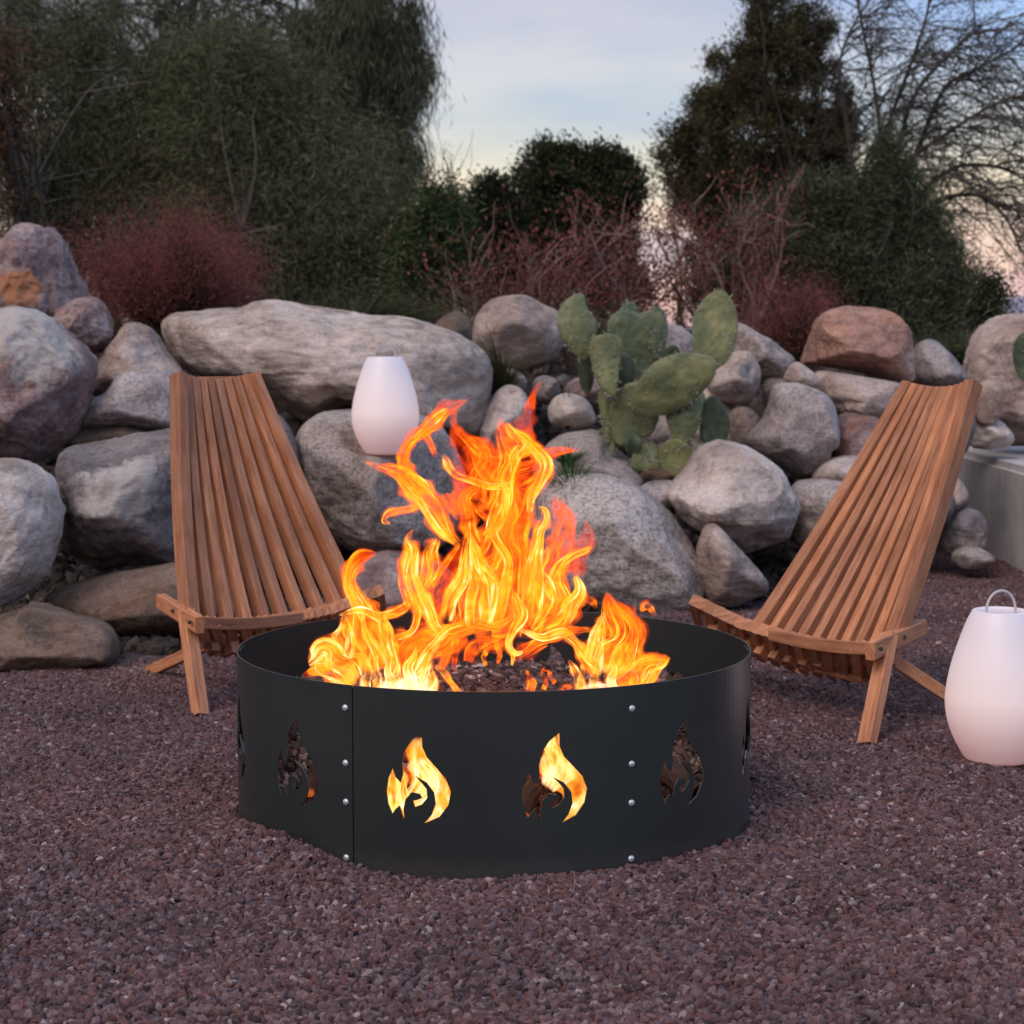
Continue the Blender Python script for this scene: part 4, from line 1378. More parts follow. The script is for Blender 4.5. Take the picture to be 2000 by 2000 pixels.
cact = empty('prickly_pear', P(1300, 920, 6.75))
tag(cact, 'green prickly pear cactus with broad pads growing from the rock pile', 'cactus')
PADS = [
    # outline, depth, thickness, dark, slope, lean
    ([(1087, 625), (1098, 595), (1118, 578), (1140, 574), (1147, 600), (1162, 622), (1166, 650), (1152, 690), (1140, 706), (1120, 690), (1096, 658)], 6.78, 0.022, 0, 0.25, 0.1),
    ([(1152, 690), (1155, 665), (1175, 653), (1205, 655), (1217, 675), (1210, 720), (1203, 770), (1190, 772), (1168, 750)], 6.66, 0.022, 0, -0.3, 0.1),
    ([(1185, 650), (1192, 620), (1215, 606), (1250, 610), (1285, 606), (1298, 625), (1290, 670), (1280, 715), (1250, 742), (1215, 720), (1192, 690)], 6.84, 0.024, 0, 0.2, 0.15),
    ([(1232, 790), (1245, 745), (1275, 710), (1320, 690), (1365, 690), (1395, 705), (1385, 745), (1350, 785), (1310, 808), (1265, 815), (1240, 812)], 6.62, 0.028, 0, -0.25, -0.2),
    ([(1351, 650), (1356, 615), (1375, 585), (1400, 567), (1422, 572), (1438, 600), (1443, 640), (1434, 680), (1412, 712), (1388, 722), (1365, 705), (1353, 680)], 6.64, 0.026, 0, 0.2, 0.1),
    ([(1190, 800), (1205, 765), (1240, 745), (1275, 765), (1290, 800), (1275, 845), (1240, 862), (1210, 872), (1195, 845)], 6.70, 0.028, 0, 0.15, 0.0),
    ([(1300, 800), (1320, 770), (1350, 765), (1372, 785), (1362, 830), (1340, 880), (1325, 884), (1312, 850)], 6.66, 0.024, 0, -0.2, 0.0),
    ([(1168, 770), (1185, 745), (1205, 765), (1208, 810), (1200, 860), (1188, 868), (1178, 830)], 6.74, 0.020, 0, 0.0, 0.0),
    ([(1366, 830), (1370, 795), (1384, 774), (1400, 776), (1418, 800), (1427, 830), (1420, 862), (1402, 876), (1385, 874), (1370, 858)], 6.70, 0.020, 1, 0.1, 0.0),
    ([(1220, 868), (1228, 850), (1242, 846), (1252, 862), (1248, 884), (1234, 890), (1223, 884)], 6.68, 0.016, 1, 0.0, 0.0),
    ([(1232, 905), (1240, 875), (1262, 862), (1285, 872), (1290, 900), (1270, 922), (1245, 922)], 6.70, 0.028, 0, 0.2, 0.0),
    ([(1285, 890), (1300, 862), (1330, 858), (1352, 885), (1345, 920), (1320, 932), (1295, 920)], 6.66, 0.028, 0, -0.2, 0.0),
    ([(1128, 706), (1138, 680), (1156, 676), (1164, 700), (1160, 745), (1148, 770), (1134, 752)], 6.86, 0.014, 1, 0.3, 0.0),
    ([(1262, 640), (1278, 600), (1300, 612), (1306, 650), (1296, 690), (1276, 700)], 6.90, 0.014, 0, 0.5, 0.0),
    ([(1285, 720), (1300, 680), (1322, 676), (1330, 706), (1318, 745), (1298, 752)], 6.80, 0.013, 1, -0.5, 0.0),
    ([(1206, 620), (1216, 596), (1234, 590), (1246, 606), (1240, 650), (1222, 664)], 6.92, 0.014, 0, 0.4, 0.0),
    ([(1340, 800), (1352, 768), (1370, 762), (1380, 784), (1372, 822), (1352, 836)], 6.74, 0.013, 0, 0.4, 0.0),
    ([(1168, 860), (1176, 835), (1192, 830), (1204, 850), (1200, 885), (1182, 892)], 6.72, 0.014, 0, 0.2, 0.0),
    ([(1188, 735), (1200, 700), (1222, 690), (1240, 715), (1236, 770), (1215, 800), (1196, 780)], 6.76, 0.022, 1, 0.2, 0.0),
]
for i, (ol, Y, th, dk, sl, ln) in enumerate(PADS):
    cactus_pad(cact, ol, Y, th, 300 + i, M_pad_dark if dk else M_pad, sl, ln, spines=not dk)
cact2 = empty('prickly_pear', P(2010, 745, 7.3))
tag(cact2, 'dark green cactus pads cut off by the right edge in front of the brownish boulder', 'cactus')
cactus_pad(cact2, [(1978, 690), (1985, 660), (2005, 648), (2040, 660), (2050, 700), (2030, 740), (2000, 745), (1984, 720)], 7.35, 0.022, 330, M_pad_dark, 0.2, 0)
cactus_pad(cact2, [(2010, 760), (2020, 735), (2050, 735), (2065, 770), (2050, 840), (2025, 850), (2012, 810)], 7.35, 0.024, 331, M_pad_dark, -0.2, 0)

# ------------------------------------------------------------------ vegetation
def leaves_mesh(name, pos, direc, L, W, tone, mat, parent, kind=None):
    """one folded leaf per point: two-quad blade, so it catches light differently on each half"""
    n = len(pos)
    d = direc / (np.linalg.norm(direc, axis=1)[:, None] + 1e-9)
    r = RNG.normal(size=(n, 3))
    s = np.cross(d, r)
    s /= np.linalg.norm(s, axis=1)[:, None] + 1e-9
    L, W = L[:, None], W[:, None]
    v0 = pos
    v1 = pos + d * L * 0.45 + s * W * 0.5
    v2 = pos + d * L
    v3 = pos + d * L * 0.45 - s * W * 0.5
    V = np.stack([v0, v1, v2, v3], 1).reshape(-1, 3)
    k = np.arange(n) * 4
    F = np.stack([k, k + 1, k + 2, k + 3], 1)
    o = mesh_obj(name, V, F, mat, parent, attrs={'tone': np.repeat(tone, 4)})
    if kind: o['kind'] = kind
    return o


def branch_path(A, B, n, bend, rs):
    t = np.linspace(0, 1, n)[:, None]
    A, B = np.array(A), np.array(B)
    d = np.linalg.norm(B - A)
    off = rs.normal(size=3) * bend * d
    off2 = rs.normal(size=3) * bend * d * 0.5
    off[2] = abs(off[2])
    return A + (B - A) * t + off * np.sin(np.pi * t) * 0.6 + off2 * np.sin(2 * np.pi * t) * 0.5


def make_tree(name, label, cat, group, base, blobs, Y, leaf_mat, bark, nclump, per, L, W, sigma, droop=0.4, seed=0, trunks=1, trunk_r=0.05, twigs=60, shell=0.5, outward=0.5, tone_lo=0.0, twig_r=0.004, split=0.45):
    """blobs: (px, py, rx, ry[, weight]) in survey pixels at depth Y"""
    rs = np.random.default_rng(seed)
    bx = P(base[0], base[1], Y)
    gz = float(ground_h(bx.x, Y))
    root = empty(name, (bx.x, Y, gz))
    tag(root, label, cat, group)
    cs, bidx = [], []
    ws = np.array([b[2] * b[3] for b in blobs], dtype=float)
    ws = ws ** 0.75
    ws /= ws.sum()
    for c in range(nclump):
        b = blobs[rs.choice(len(blobs), p=ws)]
        v = rs.normal(size=3)
        v /= np.linalg.norm(v)
        r = rs.random() ** (1 / 3.0)
        r = r * (1 - shell) + shell * (0.75 + 0.25 * rs.random()) if rs.random() < shell else r
        p = P(b[0] + v[0] * r * b[2], b[1] - v[2] * r * b[3], Y)
        rx = b[2] / FPX * Y
        cs.append([p.x, Y + v[1] * r * rx * 0.7, p.z])
        bidx.append(v)
    cs = np.array(cs)
    bidx = np.array(bidx)
    # trunk and limbs, one mesh each
    top = np.array([bx.x, Y, gz])
    limbs = []
    tps = []
    ctr = cs.mean(0)
    for t in range(trunks):
        e = ctr + rs.normal(size=3) * np.array([0.25, 0.15, 0.1]) * (np.ptp(cs[:, 0]) + 0.1)
        st = top + np.array([rs.normal() * 0.06 * (trunks > 1), rs.normal() * 0.05, -0.05])
        e[2] = st[2] + (e[2] - st[2]) * split * 2 if split else e[2]
        pth = branch_path(st, e, 12, 0.10, rs)
        tps.append(pth)
        limbs.append(tube(pth, np.linspace(trunk_r, trunk_r * 0.35, 12), 8))
    V, F = join_geo(limbs)
    mesh_obj('trunk', V, F, bark, root, smooth_shade=True)
    tw = []
    for j in rs.choice(len(cs), min(twigs, len(cs)), replace=False):
        pth = tps[rs.integers(len(tps))]
        k = rs.integers(3, 11)
        q = branch_path(pth[k], cs[j], 9, 0.13, rs)
        tw.append(tube(q, np.linspace(twig_r * 2.2, twig_r * 0.6, 9), 4))
        for _ in range(2):
            e2 = q[6] + rs.normal(size=3) * 0.12
            tw.append(tube(branch_path(q[5], e2, 5, 0.1, rs), np.linspace(twig_r * 0.8, twig_r * 0.4, 5), 3))
    V, F = join_geo(tw)
    o = mesh_obj('branches', V, F, bark, root)
    o['kind'] = 'stuff'
    # leaves
    n = nclump * per
    ci = np.repeat(np.arange(nclump), per)
    anis = rs.uniform(0.6, 1.5, (nclump, 3))
    pos = cs[ci] + rs.normal(size=(n, 3)) * sigma * anis[ci]
    cd = bidx * outward + rs.normal(size=(nclump, 3)) * 0.35
    dr = cd[ci] + rs.normal(size=(n, 3)) * 0.5 + np.array([0, 0, -droop])
    tone = np.clip(rs.random(nclump)[ci] * 0.8 + rs.random(n) * 0.3 + tone_lo, 0, 1)
    leaves_mesh('crown', pos, dr, L * rs.uniform(0.6, 1.3, n), W * rs.uniform(0.7, 1.3, n), tone, leaf_mat, root, 'stuff')
    return root


TG = 'trees behind the boulders'
# left, feathery
make_tree('acacia_tree', 'feathery dark green tree filling the upper left with a thin forked pale trunk', 'tree', TG, (250, 560),
          [(120, 180, 150, 190), (300, 260, 150, 160), (60, 380, 130, 130), (220, 420, 170, 120), (170, 60, 60, 90), (20, 60, 50, 140), (340, 150, 60, 60)], 10.6,
          M_leaf_olive, M_bark_grey, 470, 260, 0.062, 0.0038, 0.080, droop=0.35, seed=21, trunks=3, trunk_r=0.022, twigs=160, twig_r=0.0035, split=0.6)
make_tree('acacia_tree', 'broad dark tree behind the long boulder, between pale trunk and sky gap', 'tree', TG, (520, 580),
          [(480, 230, 140, 150), (600, 360, 170, 150), (450, 430, 130, 130), (700, 480, 130, 130), (560, 530, 200, 90), (780, 560, 90, 70), (420, 120, 70, 60), (330, 520, 130, 80)], 10.2,
          M_leaf_olive, M_bark_grey, 700, 260, 0.062, 0.0036, 0.085, droop=0.35, seed=22, trunks=3, trunk_r=0.03, twigs=140, twig_r=0.0035, split=0.5)
make_tree('weeping_tree', 'tall dark weeping tree with hanging sprays at the edge of the sky', 'tree', TG, (680, 580),
          [(660, 110, 90, 120), (710, 40, 80, 90), (625, 40, 45, 60), (750, 150, 60, 130), (725, 320, 70, 120), (790, 270, 34, 120), (690, 430, 100, 100), (795, 110, 34, 130), (580, 180, 50, 60)], 11.4,
          M_leaf_weep, M_bark_dark, 300, 230, 0.075, 0.0044, 0.055, droop=1.9, seed=23, trunks=2, trunk_r=0.04, twigs=120, outward=0.3, split=0.6)
make_tree('russet_tree', 'russet brown foliage at the far upper left edge', 'tree', TG, (10, 560),
          [(-5, 120, 45, 50), (-10, 230, 45, 60), (0, 370, 35, 50)], 9.8,
          M_leaf_russet, M_bark_dark, 42, 90, 0.05, 0.009, 0.06, droop=0.4, seed=24, trunk_r=0.02, twigs=30)
make_tree('shrub', 'light green bush with pale stems right beside the weeping tree foot', 'shrub', 'shrubs behind the boulders', (850, 610),
          [(850, 420, 50, 60), (870, 520, 50, 70), (820, 560, 60, 60), (880, 470, 30, 50), (830, 480, 40, 60)], 9.6,
          M_leaf_green, M_bark_grey, 150, 80, 0.045, 0.010, 0.045, seed=25, trunk_r=0.012, twigs=60)
make_tree('bare_shrub', 'thin bare twigs reaching into the sky gap beside the weeping tree', 'shrub', 'shrubs behind the boulders', (870, 560),
          [(865, 330, 30, 40), (850, 370, 30, 40), (890, 380, 40, 20)], 11.0,
          M_leaf_grey, M_bark_grey, 26, 6, 0.03, 0.005, 0.03, seed=26, trunk_r=0.010, twigs=26, twig_r=0.003)
make_tree('acacia_tree', 'thin see-through crown at the top left letting the sky sparkle through', 'tree', TG, (400, 560),
          [(300, 30, 90, 60), (440, 30, 80, 60), (540, 60, 70, 70), (260, -20, 120, 50), (600, 150, 40, 60), (500, -20, 130, 40)], 12.2,
          M_leaf_weep, M_bark_dark, 110, 110, 0.070, 0.0050, 0.070, droop=0.6, seed=33, trunks=3, trunk_r=0.03, twigs=170, twig_r=0.005, split=0.5)
# middle
make_tree('juniper_tree', 'dark rounded juniper low between the green bush and red twigs', 'tree', TG, (945, 560),
          [(945, 420, 48, 55), (925, 470, 50, 50), (975, 470, 45, 60), (985, 400, 20, 30), (960, 365, 15, 12)], 12.2,
          M_leaf_dark, M_bark_dark, 230, 100, 0.035, 0.013, 0.042, droop=-0.3, seed=27, twigs=20)
make_tree('pine_tree', 'dark lumpy topped tree in the middle against the sky', 'tree', TG, (1130, 560),
          [(1060, 310, 26, 26), (1110, 310, 34, 26), (1160, 320, 34, 30), (1205, 325, 22, 24), (1030, 350, 26, 22), (1100, 380, 80, 60), (1180, 390, 70, 60), (1230, 360, 26, 30), (1060, 430, 50, 60), (1150, 470, 110, 60), (1175, 300, 8, 12), (1060, 530, 80, 60), (1170, 560, 110, 50), (960, 560, 70, 50)], 12.6,
          M_leaf_dark, M_bark_dark, 640, 130, 0.030, 0.015, 0.036, droop=-0.6, seed=28, twigs=50, trunk_r=0.06)
# right
make_tree('conifer_tree', 'tallest dark brownish conifer right of the sky, its top cut by the frame', 'tree', TG, (1530, 640),
          [(1525, 0, 30, 26), (1468, 10, 18, 36), (1572, 20, 18, 40), (1500, 50, 40, 24), (1555, 70, 40, 24), (1478, 90, 34, 30), (1520, 110, 70, 34), (1590, 100, 22, 44), (1500, 180, 120, 60), (1401, 135, 14, 26), (1420, 190, 50, 34), (1600, 190, 50, 60), (1480, 270, 170, 80), (1620, 290, 60, 80), (1390, 250, 50, 40), (1460, 380, 170, 90), (1600, 400, 90, 100), (1350, 290, 26, 30), (1560, 520, 120, 90), (1300, 310, 16, 24), (1372, 205, 10, 26), (1345, 250, 10, 22), (1440, 95, 9, 26), (1612, 60, 9, 30), (1628, 150, 10, 34), (1650, 235, 12, 30), (1322, 335, 12, 22), (1445, 150, 12, 30), (1310, 270, 8, 20), (1395, 400, 55, 60), (1415, 480, 60, 60), (1420, 560, 60, 50)], 12.0,
          M_leaf_brown, M_bark_dark, 580, 230, 0.034, 0.0085, 0.038, droop=-0.7, seed=29, twigs=150, trunk_r=0.09, outward=0.7)
make_tree('juniper_tree', 'green juniper with a small pointed spire before the bare branches', 'tree', TG, (1740, 650),
          [(1735, 300, 14, 34), (1730, 350, 42, 42), (1760, 400, 60, 70), (1700, 440, 90, 90), (1640, 500, 110, 100), (1790, 500, 70, 110), (1720, 590, 150, 80), (1850, 560, 50, 90), (1560, 590, 110, 70), (1880, 610, 45, 50), (1450, 570, 90, 80), (1600, 400, 60, 60), (1510, 480, 90, 80)], 10.6,
          M_leaf_juniper, M_bark_dark, 640, 190, 0.045, 0.0060, 0.048, droop=-0.2, seed=30, twigs=120, trunk_r=0.05)
make_tree('shrub', 'little bush on brown stems left of the right edge boulder', 'shrub', 'shrubs behind the boulders', (1915, 720),
          [(1930, 590, 28, 26), (1905, 610, 26, 22), (1945, 625, 16, 18), (1935, 550, 10, 20)], 9.2,
          M_leaf_dark, M_bark_grey, 60, 60, 0.028, 0.009, 0.03, seed=31, trunks=4, trunk_r=0.008, twigs=20, split=0.4)

# open wispy tree at the upper right: fine arching branches
def wispy_tree():
    rs = np.random.default_rng(77)
    Y = 11.2
    bx = P(1655, 620, Y)
    gz = float(ground_h(bx.x, Y))
    root = empty('mesquite_tree', (bx.x, Y, gz))
    tag(root, 'open wispy tree with bare arching grey branches at the upper right', 'tree', TG)
    mains = [[(1655, 640), (1690, 460), (1720, 330), (1712, 200), (1690, 80), (1668, -30)],
             [(1660, 620), (1700, 400), (1730, 260), (1770, 150), (1810, 30), (1815, -40)],
             [(1670, 600), (1700, 440), (1760, 330), (1850, 260), (1950, 200), (2030, 180)],
             [(1680, 600), (1740, 380), (1780, 200), (1860, 100), (1920, 50)],
             [(1690, 620), (1770, 420), (1860, 330), (1960, 330), (2040, 380)],
             [(1700, 620), (1800, 420), (1900, 380), (1960, 420), (1990, 480)],
             [(1650, 620), (1670, 400), (1655, 250), (1640, 130), (1660, 60)],
             [(1680, 620), (1780, 330), (1840, 180), (1900, 140), (1990, 90)]]
    limbs, tw, tips, tdir = [], [], [], []
    for k, mpx in enumerate(mains):
        pts = np.array([P(x, y, Y + 0.35 * math.sin(k * 2.1) * i / 5)[:] for i, (x, y) in enumerate(mpx)])
        pth = catmull(pts, 6, closed=False)
        n = len(pth)
        limbs.append(tube(pth, np.linspace(0.019, 0.005, n), 6))
        for j in range(int(n * 0.28), n):
            for _ in range(2):
                t = pth[min(j + 1, n - 1)] - pth[j - 1]
                t /= np.linalg.norm(t) + 1e-9
                d = t * 0.7 + rs.normal(size=3) * 0.75 + np.array([0.45, 0, 0.25])
                d /= np.linalg.norm(d)
                L = rs.uniform(0.18, 0.55)
                s = np.linspace(0, 1, 8)[:, None]
                q = pth[j] + d * L * s + np.array([0.10, 0, -0.26]) * L * s ** 2 * 1.6 + rs.normal(size=3) * 0.04 * np.sin(np.pi * s)
                tw.append(tube(q, np.linspace(0.0058, 0.0022, 8), 3))
                for a in range(2, 8):
                    for _ in range(2):
                        dd = (q[a] - q[a - 1])
                        dd /= np.linalg.norm(dd) + 1e-9
                        e = q[a] + (dd + rs.normal(size=3) * 0.55 + np.array([0.2, 0, -0.25])) * rs.uniform(0.05, 0.13)
                        tw.append(tube(np.array([q[a], (q[a] + e) / 2 + np.array([0, 0, 0.008]), e]), [0.0026, 0.0020, 0.0014], 3))
                        tips.append(e)
                        tdir.append(e - q[a])
    V, F = join_geo(limbs)
    mesh_obj('trunk', V, F, M_bark_dark, root, smooth_shade=True)
    V, F = join_geo(tw)
    o = mesh_obj('branches', V, F, M_bark_dark, root)
    o['kind'] = 'stuff'
    tips, tdir = np.array(tips), np.array(tdir)
    k = rs.integers(0, len(tips), int(len(tips) * 3.2))
    pos = tips[k] + rs.normal(size=(len(k), 3)) * 0.02
    dr = tdir[k] / 0.1 + rs.normal(size=(len(k), 3)) * 0.6
    leaves_mesh('crown', pos, dr, rs.uniform(0.02, 0.045, len(k)), rs.uniform(0.004, 0.007, len(k)), rs.random(len(k)), M_leaf_grey, root, 'stuff')


wispy_tree()


def twig_shrub(label, x0, x1, ytop, Y, seed, nst, leafn, base_y=640):
    rs = np.random.default_rng(seed)
    c = P((x0 + x1) / 2, base_y, Y)
    gz = float(ground_h(c.x, Y))
    root = empty('red_twig_shrub', (c.x, Y, gz))
    tag(root, label, 'shrub', 'red twigged shrubs behind the boulders')
    halfw = (x1 - x0) / 2 / FPX * Y
    top = P(0, ytop, Y).z
    st, tw, pts, dirs = [], [], [], []
    for i in range(nst):
        u = rs.uniform(-1, 1)
        a = np.array([c.x + u * halfw * 0.45, Y + rs.uniform(-.25, .25), gz - 0.03])
        hgt = (top - gz) * rs.uniform(0.55, 1.0) * (1 - 0.25 * u * u)
        b_ = np.array([c.x + u * halfw + rs.normal() * 0.05, Y + rs.uniform(-.4, .4), gz + hgt])
        p = branch_path(a, b_, 12, 0.15, rs)
        st.append(tube(p, np.linspace(0.012, 0.0035, 12), 5))
        for j in range(3, 12):
            for _ in range(2):
                d = (p[j] - p[j - 1])
                d = d / np.linalg.norm(d) + rs.normal(size=3) * 0.6
                e = p[j] + d * rs.uniform(0.06, 0.2)
                q = branch_path(p[j], e, 4, 0.1, rs)
                tw.append(tube(q, np.linspace(0.003, 0.0012, 4), 3))
                pts += [q[2], e, q[3]]
                dirs += [d, d, d]
    V, F = join_geo(st)
    mesh_obj('stems', V, F, M_bark_red, root, smooth_shade=True)
    V, F = join_geo(tw)
    o = mesh_obj('twigs', V, F, M_bark_red, root)
    o['kind'] = 'stuff'
    pts, dirs = np.array(pts), np.array(dirs)
    k = rs.integers(0, len(pts), leafn)
    leaves_mesh('leaves', pts[k] + rs.normal(size=(leafn, 3)) * 0.045, dirs[k] + rs.normal(size=(leafn, 3)) * 0.6,
                rs.uniform(0.016, 0.035, leafn), rs.uniform(0.008, 0.016, leafn), rs.random(leafn), M_leaf_red, root, 'stuff')


twig_shrub('reddish twiggy shrub behind the round pinkish boulder', 905, 1120, 490, 9.4, 51, 15, 3600)
twig_shrub('reddish twiggy shrub below the dark lumpy tree, behind the cactus', 1050, 1290, 440, 9.9, 52, 17, 4600)
twig_shrub('tall reddish twiggy shrub against the dark conifer', 1310, 1560, 350, 10.1, 53, 14, 2600)
twig_shrub('low brownish twigs in the bright gap between two trees', 1250, 1390, 400, 11.0, 54, 8, 1300)


def grass_clump(name, label, cat, base, w, h, Y, nb, seed, mats, plume=0, spread=1.0, group=None, lean=0.0, bw=0.004, stiff=0.6):
    rs = np.random.default_rng(seed)
    c = P(base[0], base[1], Y)
    gz = float(ground_h(c.x, Y))
    z0 = min(c.z, max(gz, c.z - 0.05)) if c.z > gz else gz
    root = empty(name, (c.x, Y, z0))
    tag(root, label, cat, group)
    W, H = w / FPX * Y, h / FPX * Y
    S = 5
    th = rs.uniform(0, 2 * np.pi, nb)
    rad = np.sqrt(rs.random(nb))
    b0 = np.stack([c.x + np.cos(th) * rad * W * 0.16, Y + np.sin(th) * rad * W * 0.16, np.full(nb, z0 - 0.02)], 1)
    tipd = np.stack([np.cos(th) * rad * W * 0.5 * spread + lean * W, np.sin(th) * rad * W * 0.5 * spread, H * rs.uniform(0.55, 1.0, nb) * (1 - 0.35 * rad ** 2)], 1) * (0.86 + 0.16 * np.sin(th * 3 + seed) + 0.12 * np.sin(th * 7 + seed * 2))[:, None]
    side = np.stack([-np.sin(th), np.cos(th), np.zeros(nb)], 1) + rs.normal(size=(nb, 3)) * 0.4
    side /= np.linalg.norm(side, axis=1)[:, None]
    V = []
    for s in range(S + 1):
        t = s / S
        p = b0 + tipd * np.array([t ** 1.6, t ** 1.6, 1]) * np.array([1, 1, t ** stiff if t > 0 else 0])
        wd = bw * (1 - t * 0.8)
        V += [p - side * wd / 2, p + side * wd / 2]
    V = np.stack(V, 1).reshape(-1, 3)
    k = (np.arange(nb) * 2 * (S + 1))[:, None]
    F = np.concatenate([np.stack([k[:, 0] + 2 * s, k[:, 0] + 2 * s + 1, k[:, 0] + 2 * s + 3, k[:, 0] + 2 * s + 2], 1) for s in range(S)])
    o = mesh_obj('blades', V, F, mats[0], root, attrs={'tone': np.repeat(rs.random(nb), 2 * (S + 1))})
    o['kind'] = 'stuff'
    if plume:
        k = rs.integers(0, nb, plume)
        t = (0.66 + 0.5 * rs.random(plume) ** 0.8)[:, None]
        p = b0[k] + tipd[k] * np.concatenate([t ** 1.6, t ** 1.6, t ** stiff], 1) + rs.normal(size=(plume, 3)) * 0.055 * (0.6 + 1.0 * rs.random((plume, 1)))
        d = tipd[k] / H + rs.normal(size=(plume, 3)) * 0.7
        leaves_mesh('plumes', p, d, rs.uniform(0.010, 0.03, plume), rs.uniform(0.0015, 0.0034, plume), rs.random(plume), mats[1], root, 'stuff')
    return root


grass_clump('pink_grass', 'big rounded clump of pink muhly grass between pointed and long boulders', 'ornamental grass', (330, 650), 300, 275, 8.2, 3600, 61, (M_grass, M_plume), 46000, 1.0, 'pink grass clumps')
grass_clump('pink_grass', 'small pinkish grass clump behind the rust red boulder, left of it', 'ornamental grass', (1548, 700), 150, 190, 8.4, 1200, 62, (M_grass, M_plume), 12000, 1.0, 'pink grass clumps')
grass_clump('grass_tuft', 'olive green grass tuft before the round pinkish boulder', 'grass tuft', (975, 740), 150, 135, 7.12, 700, 63, (M_grass, M_grass), 0, 1.2, 'grass tufts among the stones', lean=-0.15, bw=0.003)
grass_clump('weed', 'bright green weed right of the highest flames', 'weed', (1120, 935), 110, 95, 6.35, 260, 64, (M_weed, M_weed), 0, 1.2, 'grass tufts among the stones', bw=0.006)
grass_clump('weed', 'green weed patch left of the cactus foot above the sloping stone', 'weed', (1110, 870), 70, 50, 6.6, 140, 65, (M_weed, M_weed), 0, 1.3, 'grass tufts among the stones', bw=0.006)
grass_clump('dry_stalks', 'two thin pale dry stalks rising left of the cactus', 'dry stalks', (1108, 800), 28, 160, 6.9, 7, 66, (M_leaf_grey, M_grass), 0, 0.8, bw=0.006)
grass_clump('shrub', 'dark low growth behind the long boulder', 'shrub', (700, 640), 420, 110, 8.6, 2600, 67, (M_grass, M_leaf_juniper), 9000, 1.0, 'shrubs behind the boulders')
grass_clump('grass_tuft', 'brownish grass left of the rust red boulder', 'grass tuft', (1500, 690), 90, 70, 7.9, 300, 68, (M_grass, M_grass), 0, 1.1, 'grass tufts among the stones')

# ------------------------------------------------------------------ the fire
def flame_material(name='flame'):
    m, nt, b, out = new_mat(name)
    nt.nodes.remove(b)
    geo = N(nt, 'ShaderNodeNewGeometry')
    oi = N(nt, 'ShaderNodeObjectInfo')
    heat = N(nt, 'ShaderNodeAttribute', attribute_name='hotness').outputs['Fac']
    fade = N(nt, 'ShaderNodeAttribute', attribute_name='fade').outputs['Fac']
    lw = N(nt, 'ShaderNodeLayerWeight')
    lw.inputs['Blend'].default_value = 0.5
    # optical depth of the gas: the longer the sight line inside the tongue the denser and yellower it gets
    deep = math_n(nt, 'POWER', math_n(nt, 'SUBTRACT', 1.0, lw.outputs['Facing']), 1.7)
    al = N(nt, 'ShaderNodeAttribute', attribute_name='along').outputs['Fac']
    ac = N(nt, 'ShaderNodeAttribute', attribute_name='across').outputs['Fac']
    cb = N(nt, 'ShaderNodeCombineXYZ')
    nt.links.new(math_n(nt, 'MULTIPLY', al, 11.0), cb.inputs[0])
    nt.links.new(math_n(nt, 'MULTIPLY', ac, 38.0), cb.inputs[1])
    nt.links.new(math_n(nt, 'MULTIPLY', oi.outputs['Random'], 50.0), cb.inputs[2])
    n1 = noise(nt, cb.outputs[0], 0.75, 2, 0.5, 1.6)
    fil = ramp(nt, n1, [(0.30, g3(0.05)), (0.42, g3(0.35)), (0.52, g3(1.0)), (0.60, g3(0.55)), (0.72, g3(0.10))])
    big = noise(nt, geo.outputs['Position'], 24, 2, 0.5, 1.0)
    hole = ramp(nt, big, [(0.34, g3(0.35)), (0.50, g3(0.9)), (0.64, g3(1.5))])
    fade2 = math_n(nt, 'MULTIPLY', math_n(nt, 'POWER', fade, 1.3), hole)
    d = math_n(nt, 'MULTIPLY', math_n(nt, 'MULTIPLY', deep, math_n(nt, 'ADD', 0.10, math_n(nt, 'MULTIPLY', fil, 1.15))), fade2)
    h2 = math_n(nt, 'ADD', math_n(nt, 'ADD', math_n(nt, 'MULTIPLY', heat, 0.60), math_n(nt, 'MULTIPLY', math_n(nt, 'SUBTRACT', big, 0.5), 0.55)), math_n(nt, 'MULTIPLY', fil, 0.22))
    col = ramp(nt, math_n(nt, 'MULTIPLY', h2, 0.98), [(0.04, (0.75, 0.045, 0.006)), (0.22, (1.0, 0.12, 0.006)), (0.40, (1.0, 0.22, 0.008)), (0.55, (1.0, 0.40, 0.012)), (0.70, (1.0, 0.60, 0.05)), (0.90, (1.0, 0.88, 0.45)), (1.0, (1.0, 0.95, 0.80))])
    sep = N(nt, 'ShaderNodeSeparateColor')
    nt.links.new(col, sep.inputs[0])
    ce, ct = N(nt, 'ShaderNodeCombineXYZ'), N(nt, 'ShaderNodeCombineColor')
    for i, (k, gain) in enumerate(((2.6, 1.35), (1.75, 1.35), (1.5, 1.35))):
        T = math_n(nt, 'EXPONENT', math_n(nt, 'MULTIPLY', d, -k))
        nt.links.new(T, ct.inputs[i])
        nt.links.new(math_n(nt, 'MULTIPLY', math_n(nt, 'MULTIPLY', sep.outputs[i], gain), math_n(nt, 'SUBTRACT', 1.0, T)), ce.inputs[i])
    em = N(nt, 'ShaderNodeEmission')
    nt.links.new(ce.outputs[0], em.inputs['Color'])
    em.inputs['Strength'].default_value = 1.0
    tr = N(nt, 'ShaderNodeBsdfTransparent')
    nt.links.new(ct.outputs[0], tr.inputs['Color'])
    ad = N(nt, 'ShaderNodeAddShader')
    nt.links.new(tr.outputs[0], ad.inputs[0])
    nt.links.new(em.outputs[0], ad.inputs[1])
    nt.links.new(ad.outputs[0], out.inputs['Surface'])
    return m


M_flame = flame_material()
fire = empty('campfire', (RC.x, RC.y, 0.19))
tag(fire, 'tall orange and yellow flames rising from the fire ring', 'fire')


